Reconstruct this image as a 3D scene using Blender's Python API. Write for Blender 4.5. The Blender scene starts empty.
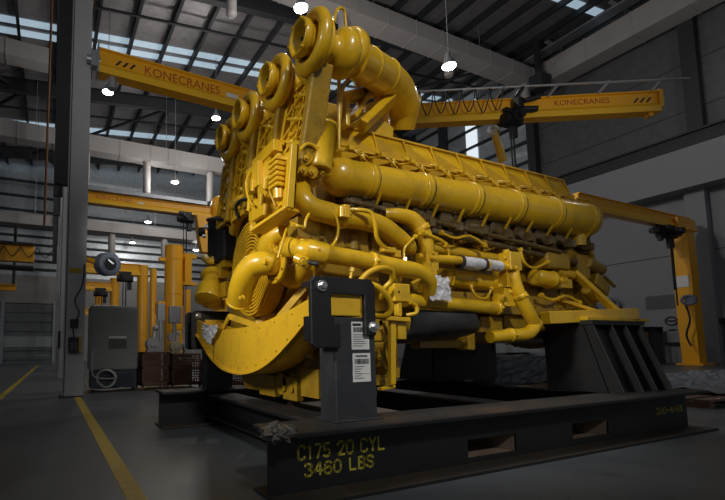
import bpy, math, random
from mathutils import Vector, Matrix, Quaternion
random.seed(7)
C = bpy.context.scene.collection
R = math.radians
V = Vector
# ------------------------------------------------------------------ camera
F, CX, CY, PITCH, ROLL, H = 445., 262., 309., R(5.1), .0105, 1.1
YAW = R(64.6)
fw = V((math.cos(YAW), math.sin(YAW), 0)); rt = V((math.sin(YAW), -math.cos(YAW), 0)); up = V((0, 0, 1))
f2 = fw*math.cos(PITCH) + up*math.sin(PITCH); u2 = up*math.cos(PITCH) - fw*math.sin(PITCH)
r3 = rt*math.cos(ROLL) - u2*math.sin(ROLL); u3 = u2*math.cos(ROLL) + rt*math.sin(ROLL)
EYE = V((0, 0, H))
cd = bpy.data.cameras.new('camera'); cam = bpy.data.objects.new('camera', cd); C.objects.link(cam)
cd.sensor_width = 36; cd.sensor_fit = 'HORIZONTAL'; cd.lens = F/725*36
cd.shift_x = (362.5-CX)/725; cd.shift_y = (CY-250)/725
cd.clip_start = .05; cd.clip_end = 400
m = Matrix((r3, u3, -f2)).transposed().to_4x4(); m.translation = EYE
cam.matrix_world = m
bpy.context.scene.camera = cam
def at(x, y, X=None, Y=None, Z=None):
    r = f2 + r3*((x-CX)/F) - u3*((y-CY)/F)
    if X is not None: t = X/r.x
    elif Y is not None: t = Y/r.y
    else: t = (Z-H)/r.z
    return EYE + r*t
# ------------------------------------------------------------------ materials
def lin(c):
    return tuple(((v/255)/12.92 if v/255 <= .04045 else ((v/255+.055)/1.055)**2.4) for v in c)
def mat(name, col, rough=.5, metal=0., coat=0., var=.15, vscale=6., bump=0., bscale=40., emit=None, estr=0., dirt=None, dscale=3., damt=.5, alpha=None, trans=0.):
    M = bpy.data.materials.new(name); M.use_nodes = True; nt = M.node_tree; n = nt.nodes; L = nt.links
    b = n['Principled BSDF']
    b.inputs['Roughness'].default_value = rough; b.inputs['Metallic'].default_value = metal
    b.inputs['Coat Weight'].default_value = coat; b.inputs['Coat Roughness'].default_value = .16
    tc = n.new('ShaderNodeTexCoord')
    ns = n.new('ShaderNodeTexNoise'); ns.inputs['Scale'].default_value = vscale; ns.inputs['Detail'].default_value = 5
    L.new(tc.outputs['Object'], ns.inputs['Vector'])
    mx = n.new('ShaderNodeMix'); mx.data_type = 'RGBA'
    mx.inputs['A'].default_value = (*[c*(1-var) for c in col], 1); mx.inputs['B'].default_value = (*[min(1, c*(1+var)) for c in col], 1)
    L.new(ns.outputs['Fac'], mx.inputs['Factor'])
    out = mx.outputs['Result']
    if dirt:
        n2 = n.new('ShaderNodeTexNoise'); n2.inputs['Scale'].default_value = dscale; n2.inputs['Detail'].default_value = 8; n2.inputs['Roughness'].default_value = .65
        L.new(tc.outputs['Object'], n2.inputs['Vector'])
        rp = n.new('ShaderNodeValToRGB'); rp.color_ramp.elements[0].position = .5; rp.color_ramp.elements[1].position = .72
        L.new(n2.outputs['Fac'], rp.inputs['Fac'])
        ml = n.new('ShaderNodeMath'); ml.operation = 'MULTIPLY'; ml.inputs[1].default_value = damt
        L.new(rp.outputs['Color'], ml.inputs[0])
        m2 = n.new('ShaderNodeMix'); m2.data_type = 'RGBA'; L.new(ml.outputs[0], m2.inputs['Factor']); L.new(out, m2.inputs['A']); m2.inputs['B'].default_value = (*dirt, 1)
        out = m2.outputs['Result']
    L.new(out, b.inputs['Base Color'])
    if bump:
        n3 = n.new('ShaderNodeTexNoise'); n3.inputs['Scale'].default_value = bscale; n3.inputs['Detail'].default_value = 4
        L.new(tc.outputs['Object'], n3.inputs['Vector'])
        bp = n.new('ShaderNodeBump'); bp.inputs['Strength'].default_value = bump; bp.inputs['Distance'].default_value = .02
        L.new(n3.outputs['Fac'], bp.inputs['Height']); L.new(bp.outputs['Normal'], b.inputs['Normal'])
    if emit: b.inputs['Emission Color'].default_value = (*emit, 1); b.inputs['Emission Strength'].default_value = estr
    if trans: b.inputs['Transmission Weight'].default_value = trans
    if alpha is not None: b.inputs['Alpha'].default_value = alpha
    return M
YEL = mat('engine_yellow_paint', (.7, .42, .012), .32, coat=.45, var=.14, vscale=5, bump=.12, bscale=14, dirt=(.22, .12, .015), dscale=3.2, damt=.42)
YED = mat('engine_yellow_shaded', (.34, .2, .01), .45, coat=.2, var=.3, vscale=9, bump=.2, bscale=30, dirt=(.1, .06, .015), dscale=5, damt=.6)  # engine yellow darkened: shade of the recesses is put into the colour
YEB = mat('engine_cradle_yellow', (.78, .46, .02), .36, coat=.35, var=.08, vscale=4, dirt=(.3, .16, .01), dscale=7, damt=.3)
CRN = mat('crane_yellow_paint', (.9, .42, .008), .4, coat=.2, var=.06, vscale=2)
CRN2 = mat('crane_flange_lit_yellow', (.9, .5, .015), .4, coat=.2, var=.05, vscale=2)  # crane yellow lightened: light on the sloping flange is in the colour
BLK = mat('black_paint', (.008, .008, .009), .5, var=.3, vscale=4, dirt=(.022, .02, .018), dscale=3, damt=.5, bump=.1)
BLKP = mat('dark_post_paint', (.03, .032, .036), .5, var=.2, vscale=5, dirt=(.06, .06, .062), dscale=5, damt=.5)
SKT = mat('skid_top_worn_steel', (.03, .028, .027), .6, var=.3, vscale=3, dirt=(.11, .06, .025), dscale=1.6, damt=.55)
SKF = mat('skid_lower_flange_steel', (.035, .028, .022), .6, var=.3, vscale=3, dirt=(.07, .045, .025), dscale=2, damt=.6)
RUB = mat('black_rubber', (.012, .012, .014), .55)
STL = mat('bolt_steel', (.55, .55, .56), .3, metal=.9)
ZNC = mat('galvanised_steel', (.4, .42, .45), .4, metal=.6, var=.2)
GRY = mat('light_grey_column_paint', (.42, .43, .45), .5, var=.08)
DKS = mat('dark_structural_steel', (.022, .024, .028), .6, var=.2)
DUCT = mat('duct_pale_sheet_metal', (.36, .335, .325), .5, var=.06, vscale=1)
CAB = mat('cabinet_grey_paint', (.24, .245, .23), .45, var=.05)
CAB2 = mat('cabinet_blue_base', (.04, .055, .075), .5, var=.1)
WHT = mat('white_paper', (.72, .72, .7), .6, var=.05)
WRAP = mat('white_wrap_film', (.6, .6, .62), .25, var=.25, vscale=22, bump=.6, bscale=30)
GRMSH = mat('soiled_shaded_casting', (.1, .062, .018), .55, var=.5, vscale=14, dirt=(.3, .27, .2), dscale=6, damt=.5, bump=.2)  # soot plus the shade under the manifold, both put into the colour
INK = mat('black_ink', (.02, .02, .02), .6)
STEN = mat('stencil_yellow', (.42, .36, .04), .6, var=.3, vscale=40)
RED = mat('logo_red', (.4, .06, .01), .5)
LINE = mat('floor_line_yellow', (.42, .3, .012), .55, var=.2, vscale=10)
RUST = mat('rusty_brown_steel', (.15, .08, .055), .7, var=.4, vscale=9)
ALU = mat('cast_aluminium', (.5, .5, .5), .4, metal=.5, var=.25, vscale=9)
CRM = mat('cream_plastic', (.5, .44, .3), .5, var=.2)
WOOD = mat('pale_wood', (.25, .15, .07), .7, var=.3, vscale=12)
FILM = mat('clear_plastic_film', (.17, .185, .21), .22, var=.5, vscale=8, bump=1, bscale=16)
FILMB = mat('brownish_plastic_film', (.1, .09, .08), .22, var=.6, vscale=20, bump=1, bscale=30)
FILMD = mat('dark_plastic_film', (.11, .115, .125), .2, var=.6, vscale=7, bump=1, bscale=12)
ORG = mat('orange_cable', (.16, .055, .012), .6)
NAVY = mat('dark_blue_hose', (.13, .15, .2), .45, var=.3, vscale=30)
LENS = mat('lamp_lens', (.9, .9, .9), .4, emit=(.93, 1, .97), estr=9)
SKY = mat('skylight_sheet', (.5, .6, .65), .4, var=.3, vscale=2, emit=(.62, .83, 1), estr=.42)
SKYW = mat('wall_skylight_sheet', (.6, .65, .7), .4, emit=(.85, .93, 1), estr=.8)

def floor_mat():
    M = bpy.data.materials.new('grey_epoxy_floor'); M.use_nodes = True; nt = M.node_tree; n = nt.nodes; L = nt.links; b = n['Principled BSDF']
    g = n.new('ShaderNodeTexCoord'); a = n.new('ShaderNodeTexNoise'); a.inputs['Scale'].default_value = .9; a.inputs['Detail'].default_value = 6
    L.new(g.outputs['Object'], a.inputs['Vector'])
    r = n.new('ShaderNodeValToRGB'); r.color_ramp.elements[0].position = .35; r.color_ramp.elements[0].color = (.068, .075, .083, 1)
    r.color_ramp.elements[1].position = .7; r.color_ramp.elements[1].color = (.092, .098, .106, 1)
    L.new(a.outputs['Fac'], r.inputs['Fac'])
    v = n.new('ShaderNodeTexVoronoi'); v.inputs['Scale'].default_value = 1.1; mp = n.new('ShaderNodeMapping'); mp.inputs['Scale'].default_value = (1, 1.6, 1)
    L.new(g.outputs['Object'], mp.inputs['Vector']); L.new(mp.outputs['Vector'], v.inputs['Vector'])
    r2 = n.new('ShaderNodeValToRGB'); r2.color_ramp.elements[0].position = .12; r2.color_ramp.elements[0].color = (.62, .62, .62, 1); r2.color_ramp.elements[1].position = .16; r2.color_ramp.elements[1].color = (1, 1, 1, 1)
    L.new(v.outputs['Distance'], r2.inputs['Fac'])
    mx = n.new('ShaderNodeMix'); mx.data_type = 'RGBA'; mx.blend_type = 'MULTIPLY'; mx.inputs['Factor'].default_value = .6
    L.new(r.outputs['Color'], mx.inputs['A']); L.new(r2.outputs['Color'], mx.inputs['B'])
    L.new(mx.outputs['Result'], b.inputs['Base Color'])
    rr = n.new('ShaderNodeMapRange'); rr.inputs['To Min'].default_value = .3; rr.inputs['To Max'].default_value = .5
    L.new(a.outputs['Fac'], rr.inputs['Value']); L.new(rr.outputs['Result'], b.inputs['Roughness'])
    return M
def panel_mat(name, col, rough, metal, sx, axis_vec, bstr=.6, bdist=.05, crinkle=0., seams=None):
    """sheet metal with profiled ribs running across axis_vec; optional joint lines"""
    M = bpy.data.materials.new(name); M.use_nodes = True; nt = M.node_tree; n = nt.nodes; L = nt.links; b = n['Principled BSDF']
    g = n.new('ShaderNodeTexCoord'); d = n.new('ShaderNodeVectorMath'); d.operation = 'DOT_PRODUCT'; d.inputs[1].default_value = axis_vec
    L.new(g.outputs['Object'], d.inputs[0])
    mu = n.new('ShaderNodeMath'); mu.operation = 'MULTIPLY'; mu.inputs[1].default_value = sx; L.new(d.outputs['Value'], mu.inputs[0])
    fr = n.new('ShaderNodeMath'); fr.operation = 'PINGPONG'; fr.inputs[1].default_value = 1; L.new(mu.outputs[0], fr.inputs[0])
    st = n.new('ShaderNodeMapRange'); st.inputs['From Min'].default_value = .35; st.inputs['From Max'].default_value = .65; L.new(fr.outputs[0], st.inputs['Value'])
    bp = n.new('ShaderNodeBump'); bp.inputs['Strength'].default_value = bstr; bp.inputs['Distance'].default_value = bdist
    nn = n.new('ShaderNodeTexNoise'); nn.inputs['Scale'].default_value = 2.5; nn.inputs['Detail'].default_value = 6; nn.inputs['Roughness'].default_value = .7
    L.new(g.outputs['Object'], nn.inputs['Vector'])
    ad = n.new('ShaderNodeMath'); ad.operation = 'MULTIPLY_ADD'; ad.inputs[1].default_value = crinkle; L.new(nn.outputs['Fac'], ad.inputs[0]); L.new(st.outputs[0], ad.inputs[2])
    L.new(ad.outputs[0], bp.inputs['Height']); L.new(bp.outputs['Normal'], b.inputs['Normal'])
    mx = n.new('ShaderNodeMix'); mx.data_type = 'RGBA'; mx.inputs['A'].default_value = (*[c*.55 for c in col], 1); mx.inputs['B'].default_value = (*[min(1, c*1.45) for c in col], 1)
    L.new(nn.outputs['Fac'], mx.inputs['Factor']); L.new(mx.outputs['Result'], b.inputs['Base Color'])
    b.inputs['Roughness'].default_value = rough; b.inputs['Metallic'].default_value = metal
    return M
FLOOR = floor_mat()
FOIL = panel_mat('foil_roof_insulation', (.3, .285, .29), .42, .4, 1.2, (0, 1, 0), .5, .03, 1.2)
SHEET = panel_mat('silver_wall_sheeting', (.5, .53, .56), .4, .5, .9, (0, 0, 1), .8, .06, .5)
CLAD = panel_mat('dark_wall_cladding', (.09, .092, .1), .6, .1, .25, (0, 0, 1), .3, .03, .1)
PRECAST = mat('pale_precast_panel', (.25, .255, .28), .65, var=.05, vscale=.4)
PRECAST2 = mat('grey_dado_panel', (.1, .105, .12), .65, var=.05, vscale=.4)
CREAM = mat('pale_rendered_wall', (.3, .285, .27), .65, var=.06, vscale=.4)
SHUT = panel_mat('roller_shutter_slats', (.17, .18, .19), .45, .4, 2.2, (0, 0, 1), .8, .06, 0)

# ------------------------------------------------------------------ mesh builder
class MB:
    def __init__(s): s.v = []; s.f = []; s.sm = []; s.mi = []; s.cur = 0
    def add(s, vs, fs, smooth=False):
        o = len(s.v); s.v += [tuple(p) for p in vs]
        for f in fs: s.f.append(tuple(o+i for i in f)); s.sm.append(smooth); s.mi.append(s.cur)
        return s
    def box(s, c, d, rot=None, taper=1.):
        c = V(c); x, y, z = d[0]/2, d[1]/2, d[2]/2
        vs = [V((sx*x*(taper if sz > 0 else 1), sy*y*(taper if sz > 0 else 1), sz*z)) for sz in (-1, 1) for sy in (-1, 1) for sx in (-1, 1)]
        if rot is not None: vs = [rot @ p for p in vs]
        return s.add([c+p for p in vs], [(0, 2, 3, 1), (4, 5, 7, 6), (0, 1, 5, 4), (2, 6, 7, 3), (0, 4, 6, 2), (1, 3, 7, 5)])
    def bx(s, x0, x1, y0, y1, z0, z1): return s.box(((x0+x1)/2, (y0+y1)/2, (z0+z1)/2), (x1-x0, y1-y0, z1-z0))
    def bar(s, p, q, w, h, upv=(0, 0, 1)):
        p, q = V(p), V(q); d = (q-p); L = d.length; d.normalize(); u = V(upv); sd = d.cross(u)
        if sd.length < 1e-4: sd = d.cross(V((1, 0, 0)))
        sd.normalize(); u = sd.cross(d)
        return s.box((p+q)/2, (w, L, h), Matrix((sd, d, u)).transposed())
    def prism(s, poly, axis, a, b):
        """poly of 2d points; axis 'X': (y,z), 'Y': (x,z), 'Z': (x,y); extruded a..b"""
        def mk(p, t): return {'X': (t, p[0], p[1]), 'Y': (p[0], t, p[1]), 'Z': (p[0], p[1], t)}[axis]
        n = len(poly); vs = [mk(p, a) for p in poly]+[mk(p, b) for p in poly]
        fs = [tuple(range(n)), tuple(range(2*n-1, n-1, -1))]+[(i, i+n, (i+1) % n+n, (i+1) % n) for i in range(n)]
        return s.add(vs, fs)
    def lathe(s, o, ax, prof, seg=24, smooth=True, scale=(1, 1)):
        """prof: list of (radius, distance along axis)"""
        o = V(o); ax = V(ax).normalized(); a = V((0, 0, 1)) if abs(ax.z) < .9 else V((1, 0, 0)); u = ax.cross(a).normalized(); w = ax.cross(u)
        vs = []; fs = []
        for r, t in prof:
            for i in range(seg):
                an = 2*math.pi*i/seg; vs.append(o+ax*t+u*(r*math.cos(an)*scale[0])+w*(r*math.sin(an)*scale[1]))
        for k in range(len(prof)-1):
            for i in range(seg):
                j = (i+1) % seg; fs.append((k*seg+i, k*seg+j, (k+1)*seg+j, (k+1)*seg+i))
        s.add(vs, fs, smooth)
        if prof[0][0] > 1e-4: s.add(vs[:seg], [tuple(range(seg))])
        if prof[-1][0] > 1e-4: s.add(vs[-seg:], [tuple(range(seg))])
        return s
    def cyl(s, p, q, r, r2=None, seg=18):
        p, q = V(p), V(q); L = (q-p).length; return s.lathe(p, q-p, [(r, 0), (r if r2 is None else r2, L)], seg)
    def tube(s, pts, r, seg=12, sub=6, closed=False, smooth=True):
        pts = [V(p) for p in pts]; rs = r if isinstance(r, (list, tuple)) else [r]*len(pts)
        if len(pts) > 2 and sub > 1:
            P = []; Q = []; n = len(pts)
            for i in range(n if closed else n-1):
                a, b, c, d = (pts[(i-1) % n], pts[i], pts[(i+1) % n], pts[(i+2) % n]) if closed else (pts[max(i-1, 0)], pts[i], pts[i+1], pts[min(i+2, n-1)])
                for k in range(sub):
                    t = k/sub; P.append(.5*((2*b)+(c-a)*t+(2*a-5*b+4*c-d)*t*t+(3*b-a-3*c+d)*t**3)); Q.append(rs[i]*(1-t)+rs[(i+1) % n]*t)
            if not closed: P.append(pts[-1]); Q.append(rs[-1])
        else: P, Q = pts, rs
        n = len(P); T = []
        for i in range(n):
            d = (P[(i+1) % n]-P[i-1]) if closed else (P[min(i+1, n-1)]-P[max(i-1, 0)])
            T.append(d.normalized())
        a = V((0, 0, 1)) if abs(T[0].z) < .9 else V((1, 0, 0)); u = T[0].cross(a).normalized(); vs = []
        for i in range(n):
            if i: u = (T[i-1].rotation_difference(T[i]) @ u)
            u = (u - T[i]*u.dot(T[i])).normalized(); w = T[i].cross(u)
            for k in range(seg):
                an = 2*math.pi*k/seg; vs.append(P[i]+(u*math.cos(an)+w*math.sin(an))*Q[i])
        fs = []
        for i in range(n if closed else n-1):
            i2 = (i+1) % n
            for k in range(seg):
                k2 = (k+1) % seg; fs.append((i*seg+k, i*seg+k2, i2*seg+k2, i2*seg+k))
        s.add(vs, fs, smooth)
        if not closed: s.add(vs[:seg], [tuple(range(seg))]); s.add(vs[-seg:], [tuple(range(seg))])
        return s
    def sph(s, c, r, seg=16, sc=(1, 1, 1)):
        c = V(c); vs = []; fs = []; n = seg//2
        for i in range(n+1):
            th = math.pi*i/n
            for k in range(seg):
                ph = 2*math.pi*k/seg; vs.append(c+V((r*sc[0]*math.sin(th)*math.cos(ph), r*sc[1]*math.sin(th)*math.sin(ph), r*sc[2]*math.cos(th))))
        for i in range(n):
            for k in range(seg):
                k2 = (k+1) % seg; fs.append((i*seg+k, (i+1)*seg+k, (i+1)*seg+k2, i*seg+k2))
        return s.add(vs, fs, True)
    def hexb(s, c, n, r=.02, h=.016):
        s.lathe(c, n, [(r*1.45, 0), (r*1.45, h*.25)], 12, False)
        return s.lathe(V(c)+V(n).normalized()*h*.25, n, [(r, 0), (r, h), (r*.8, h*1.15)], 6, False)
    def flange(s, o, ax, r, t=.03, nb=6, br=.014):
        o = V(o); ax = V(ax).normalized(); s.lathe(o-ax*t/2, ax, [(r*.97, 0), (r, t*.15), (r, t*.85), (r*.97, t)], 24)
        a = V((0, 0, 1)) if abs(ax.z) < .9 else V((1, 0, 0)); u = ax.cross(a).normalized(); w = ax.cross(u)
        for i in range(nb):
            an = 2*math.pi*(i+.5)/nb; p = o+(u*math.cos(an)+w*math.sin(an))*r*.86
            s.hexb(p+ax*t/2, ax, br, br); s.hexb(p-ax*t/2, -ax, br, br)
        return s
    def build(s, name, mats, parent=None, bev=0., label=None):
        me = bpy.data.meshes.new(name); me.from_pydata(s.v, [], s.f)
        me.polygons.foreach_set('use_smooth', s.sm); me.polygons.foreach_set('material_index', s.mi)
        for mm in (mats if isinstance(mats, (list, tuple)) else [mats]): me.materials.append(mm)
        import bmesh
        b = bmesh.new(); b.from_mesh(me); bmesh.ops.recalc_face_normals(b, faces=b.faces); b.to_mesh(me); b.free()
        me.update()
        o = bpy.data.objects.new(name, me); C.objects.link(o)
        if parent is not None:
            o.parent = parent
            if parent.type == 'EMPTY': o.matrix_parent_inverse = Matrix.Translation(-V(parent['_o']))
        if bev:
            md = o.modifiers.new('bevel', 'BEVEL'); md.width = bev; md.segments = 2; md.limit_method = 'ANGLE'; md.angle_limit = R(40)
        if label: o['label'] = label
        return o
def thing(name, loc, label, cat, group=None):
    o = bpy.data.objects.new(name, None); C.objects.link(o); o.location = loc; o['_o'] = list(loc); o.empty_display_size = .1
    return tag(o, label, cat, group)
def tag(o, label=None, cat=None, group=None, kind=None):
    if label: o['label'] = label
    if cat: o['category'] = cat
    if group: o['group'] = group
    if kind: o['kind'] = kind
    return o
def struct(name, mb, m, bev=0.): return tag(mb.build(name, m, bev=bev), kind='structure')
def kids(o): return [c for c in list(C.objects) if c.parent == o]
def copy_tree(o, parent=None):
    c = o.copy(); C.objects.link(c); c.parent = parent
    for ch in kids(o): copy_tree(ch, c)
    return c
def text_mesh(name, s, size, origin, xd, nrm, m, parent, bold=.012, align='LEFT'):
    cu = bpy.data.curves.new(name, 'FONT'); cu.body = s; cu.size = size; cu.extrude = .003; cu.offset = bold*size; cu.align_x = align
    t = bpy.data.objects.new(name, cu); C.objects.link(t)
    dg = bpy.context.evaluated_depsgraph_get(); me = bpy.data.meshes.new_from_object(t.evaluated_get(dg)); C.objects.unlink(t); bpy.data.objects.remove(t)
    xd = V(xd).normalized(); n = V(nrm).normalized(); yd = n.cross(xd)
    M4 = Matrix((xd, yd, n)).transposed().to_4x4(); M4.translation = V(origin); me.transform(M4); me.materials.clear(); me.materials.append(m)
    o = bpy.data.objects.new(name, me); C.objects.link(o); o.parent = parent
    if parent is not None and parent.type == 'EMPTY': o.matrix_parent_inverse = Matrix.Translation(-V(parent['_o']))
    return o
ST = {  # stencil strokes on a 4 x 6 grid, with the bridges left open
 'C': [[(4, 5), (3.2, 6), (2.4, 6)], [(1.6, 6), (.8, 6), (0, 5), (0, 1), (.8, 0), (1.6, 0)], [(2.4, 0), (3.2, 0), (4, 1)]],
 '1': [[(1, 5), (2, 6), (2, 0)]], '7': [[(0, 6), (1.6, 6)], [(2.3, 6), (4, 6), (2.8, 3.4)], [(2.5, 2.7), (1.4, 0)]],
 '5': [[(3.8, 6), (.3, 6), (.3, 3.6)], [(.3, 3), (2.6, 3.5), (3.9, 2.6)], [(4, 1.9), (3.6, .6), (2.4, 0)], [(1.7, 0), (0, .6)]],
 '2': [[(0, 4.8), (.8, 6), (1.7, 6)], [(2.4, 6), (3.6, 5.7), (4, 4.6), (3, 3)], [(2.6, 2.5), (.2, 0), (4, 0)]],
 '0': [[(1.7, 6), (.8, 5.8), (0, 4.6), (0, 1.4), (.8, .2), (1.7, 0)], [(2.3, 6), (3.2, 5.8), (4, 4.6), (4, 1.4), (3.2, .2), (2.3, 0)]],
 'Y': [[(0, 6), (1.6, 3.5)], [(4, 6), (2.3, 3.5)], [(2, 2.8), (2, 0)]], 'L': [[(.2, 6), (.2, .9)], [(.2, 0), (3.8, 0)]],
 '3': [[(0, 5.2), (.9, 6), (1.8, 6)], [(2.5, 6), (3.8, 5.3), (3.6, 3.8), (2.2, 3.2)], [(2.4, 3.1), (4, 2.3), (3.8, .7), (2.5, 0)], [(1.8, 0), (.8, .1), (0, .9)]],
 '4': [[(2.7, 6), (0, 2), (2.2, 2)], [(3, 6), (3, 2.5)], [(3, 1.6), (3, 0)], [(3.4, 2), (4.2, 2)]],
 '6': [[(3.8, 5.3), (2.9, 6), (2.3, 6)], [(1.6, 6), (.5, 5.2), (0, 3.4), (0, 1.3), (.8, .1), (1.6, 0)], [(2.3, 0), (3.4, .2), (4, 1.2), (3.8, 2.7), (2.7, 3.4), (1.2, 3.1)]],
 'B': [[(.3, 6), (.3, 0)], [(1, 6), (3, 6), (3.7, 5.2), (3.5, 3.8), (2.8, 3.2), (1, 3.2)], [(2.9, 3), (4, 2.2), (3.9, .8), (3, 0), (1, 0)]],
 'S': [[(3.9, 5), (3.1, 6), (2.3, 6)], [(1.6, 6), (.6, 5.7), (.1, 4.5), (.8, 3.5), (2, 3.1)], [(2.4, 2.9), (3.6, 2.2), (3.9, 1.2), (3.2, .1), (2.4, 0)], [(1.7, 0), (.9, .1), (0, 1.1)]],
 '9': [[(.2, .7), (1.1, 0), (1.7, 0)], [(2.4, 0), (3.5, .8), (4, 2.6), (4, 4.7), (3.2, 5.9), (2.4, 6)], [(1.7, 6), (.6, 5.8), (0, 4.8), (.2, 3.3), (1.3, 2.6), (2.8, 2.9)]],
 '-': [[(.6, 3), (3.4, 3)]]}
def stencil(mb, s, x, z, y, w, h, adv, sw):
    for ch in s:
        for st in ST.get(ch, []):
            for a, b in zip(st, st[1:]):
                p = V((x+a[0]/4*w, y, z+a[1]/6*h)); q = V((x+b[0]/4*w, y, z+b[1]/6*h)); d = (q-p).normalized()*sw*.35
                mb.bar(p-d, q+d, .003, sw, upv=V((0, 1, 0)).cross((q-p).normalized()))
        x += adv
# ------------------------------------------------------------------ setting
b = MB(); b.bx(-60, 33, -12, 48, -.1, 0); struct('floor', b, FLOOR)
b = MB(); b.bx(.54, .68, -3, 11.75, 0, .004); struct('trim_1', b, LINE)
b = MB(); b.add([(-1.12, 12, .004), (-.98, 12, .004), (-.72, 40, .004), (-.88, 40, .004)], [(0, 1, 2, 3)]); struct('trim_2', b, LINE)
Z0 = 20.; SL = .1
def rz(x): return Z0+SL*x
def slab(x0, x1, y0, y1, off, th, mb=None):
    mb = mb or MB(); z0, z1 = rz(x0)+off, rz(x1)+off
    return mb.add([(x0, y0, z0), (x1, y0, z1), (x1, y1, z1), (x0, y1, z0), (x0, y0, z0+th), (x1, y0, z1+th), (x1, y1, z1+th), (x0, y1, z0+th)],
                  [(0, 1, 2, 3), (4, 7, 6, 5), (0, 4, 5, 1), (1, 5, 6, 2), (2, 6, 7, 3), (3, 7, 4, 0)])
b = slab(-45, 33.5, -12, 48.5, .02, .2); struct('ceiling', b, FOIL)
k = 1
for y0 in (27.0, 28.0, 39.6, 49.3-3.2, 15.2):
    b = slab(-45, 33, y0, y0+(.55 if y0 < 30 else .9), -.03, .04); struct('window_%d' % k, b, SKY); k += 1
n = 3
x = -30.9
while x < 33:     # purlins
    b = MB(); z = rz(x); b.bx(x-.045, x+.045, 6, 48, z-.42, z); b.bx(x-.045, x+.13, 6, 48, z-.45, z-.42); struct('trim_%d' % n, b, DKS); n += 1; x += 2.05
for y in (20.9, 32.6, 43.9):   # rafters with flanges
    b = slab(-45, 33, y-.02, y+.02, -1.35, .9); slab(-45, 33, y-.2, y+.2, -1.38, .05, b); slab(-45, 33, y-.2, y+.2, -.48, .04, b); struct('trim_%d' % n, b, DKS); n += 1
for y in (24.2, 36.5):   # light bracing rods under the purlins
    b = MB(); b.bar((-30, y, rz(-30)-.5), (33, y, rz(33)-.5), .12, .12); struct('trim_%d' % n, b, DKS); n += 1
for (x0, y0, x1, y1) in ((-12, 21, -3, 32.5), (-3, 21, -12, 32.5), (18, 21, 30, 32.5), (30, 21, 18, 32.5), (8, 33, -2, 44), (-2, 33, -10, 44), (20, 33, 30, 44)):
    b = MB(); b.bar((x0, y0, rz(x0)-.9), (x1, y1, rz(x1)-.9), .16, .16); struct('trim_%d' % n, b, DKS); n += 1
# far wall with sheeting, pale dado and roller door
b = MB(); b.bx(-45, 33, 48, 48.3, 8.4, 23.4); struct('wall_back', b, SHEET)
b = MB(); b.bx(-45, -4.1, 48, 48.3, 0, 8.4); b.bx(.3, 33, 48, 48.3, 0, 8.4); b.bx(-4.1, .3, 48, 48.3, 5.7, 8.4); struct('wall_back_lower', b, CREAM)
for zz in (8.9, 9.7, 10.5, 11.3, 12.1, 12.9, 13.7, 14.6, 16.0, 17.5):
    b = MB(); b.bx(-45, 32.9, 47.75, 48, zz, zz+.2); struct('trim_%d' % n, b, DKS); n += 1
b = MB(); b.bx(-4.1, .3, 48.1, 48.2, 0, 5.7)
d1 = struct('door_1', b, SHUT)
b = MB(); b.bx(-4.0, .2, 48.04, 48.1, 1.5, 2.5); b.build('vision_panel', mat('shutter_vision_panel', (.32, .34, .35), .4), d1)
b = MB(); b.bx(-4.3, -4.0, 47.9, 48.1, 0, 5.9); b.bx(.15, .45, 47.9, 48.1, 0, 5.9); b.build('door_frame', ZNC, d1)
# right wall: pale lower panels, steel crane rail beam, dark cladding above
b = MB(); b.bx(33, 33.3, -12, 48, 2.5, 12.0); struct('wall_right', b, PRECAST)
b = MB(); b.bx(32.97, 33.3, -12, 13.0, 0, 2.5); struct('baseboard_right', b, PRECAST2)
b = MB(); b.bx(33, 33.3, 13.0, 48, 0, 2.5); struct('wall_right_base', b, PRECAST)
b = MB(); b.bx(33.1, 33.4, -12, 20.6, 12.0, 23.4); struct('wall_right_upper', b, CLAD)
b = MB(); b.bx(33.1, 33.4, 20.6, 48, 12.0, 23.4); struct('wall_right_sheeting', b, SHEET)
b = MB(); b.bx(33.02, 33.1, 25.6, 26.7, 12.2, 22.8); struct('window_%d' % k, b, SKYW)
for zz in (13.6, 15.2, 16.8, 18.4, 20, 21.6):
    b = MB(); b.bx(32.85, 33.1, 20.6, 48, zz, zz+.2); struct('trim_%d' % n, b, DKS); n += 1
b = MB(); b.bx(32.3, 33.1, -12, 48, 12.25, 13.0); b.bx(32.1, 33.1, -12, 48, 12.2, 12.3); b.bx(32.1, 33.1, -12, 48, 12.95, 13.05); b.bx(32.4, 33.1, -12, 48, 11.95, 12.05); struct('trim_%d' % n, b, DKS); n += 1
b = MB(); b.bx(31.6, 33, -12, 48, 9.75, 12.0)
struct('trim_%d' % n, b, PRECAST); n += 1
b = MB(); b.bx(32.6, 33.2, 10.95, 11.65, 13.0, 23.2); struct('trim_%d' % n, b, DKS); n += 1
b = MB(); b.bx(32.5, 33, 11.15, 12.05, 0, 9.8); struct('trim_%d' % n, b, PRECAST, .03); n += 1
for y in (20.6, 29, 37.4, 45.8):
    b = MB(); b.bx(32.5, 33.1, y-.3, y+.3, 12.0, 23.0); struct('trim_%d' % n, b, DKS); n += 1
b = MB()
for zz in (6.3,): b.bx(32.98, 33.0, -12, 48, zz, zz+.04)
for zz in (14.6, 17.4): b.bx(33.08, 33.1, -12, 20.6, zz, zz+.05)
struct('trim_%d' % n, b, DKS); n += 1
b = MB(); b.bx(32.9, 33.05, 9.2, 10.4, 0, 7.0); struct('door_2', b, mat('dark_door_paint', (.02, .021, .023), .6))
b = MB()
for i in range(4): b.bar((32.2-.28*i, -2, 22.3-.02*i), (32.2-.28*i, 46, 22.3-.02*i), .14, .14)
for y in range(2, 46, 4): b.bar((30.9, y, 22.4), (32.7, y, 22.4), .25, .12)
tag(b.build('pipe_run', ZNC), 'bundle of parallel grey pipes fixed high where the dark wall meets the roof', 'pipes')
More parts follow.
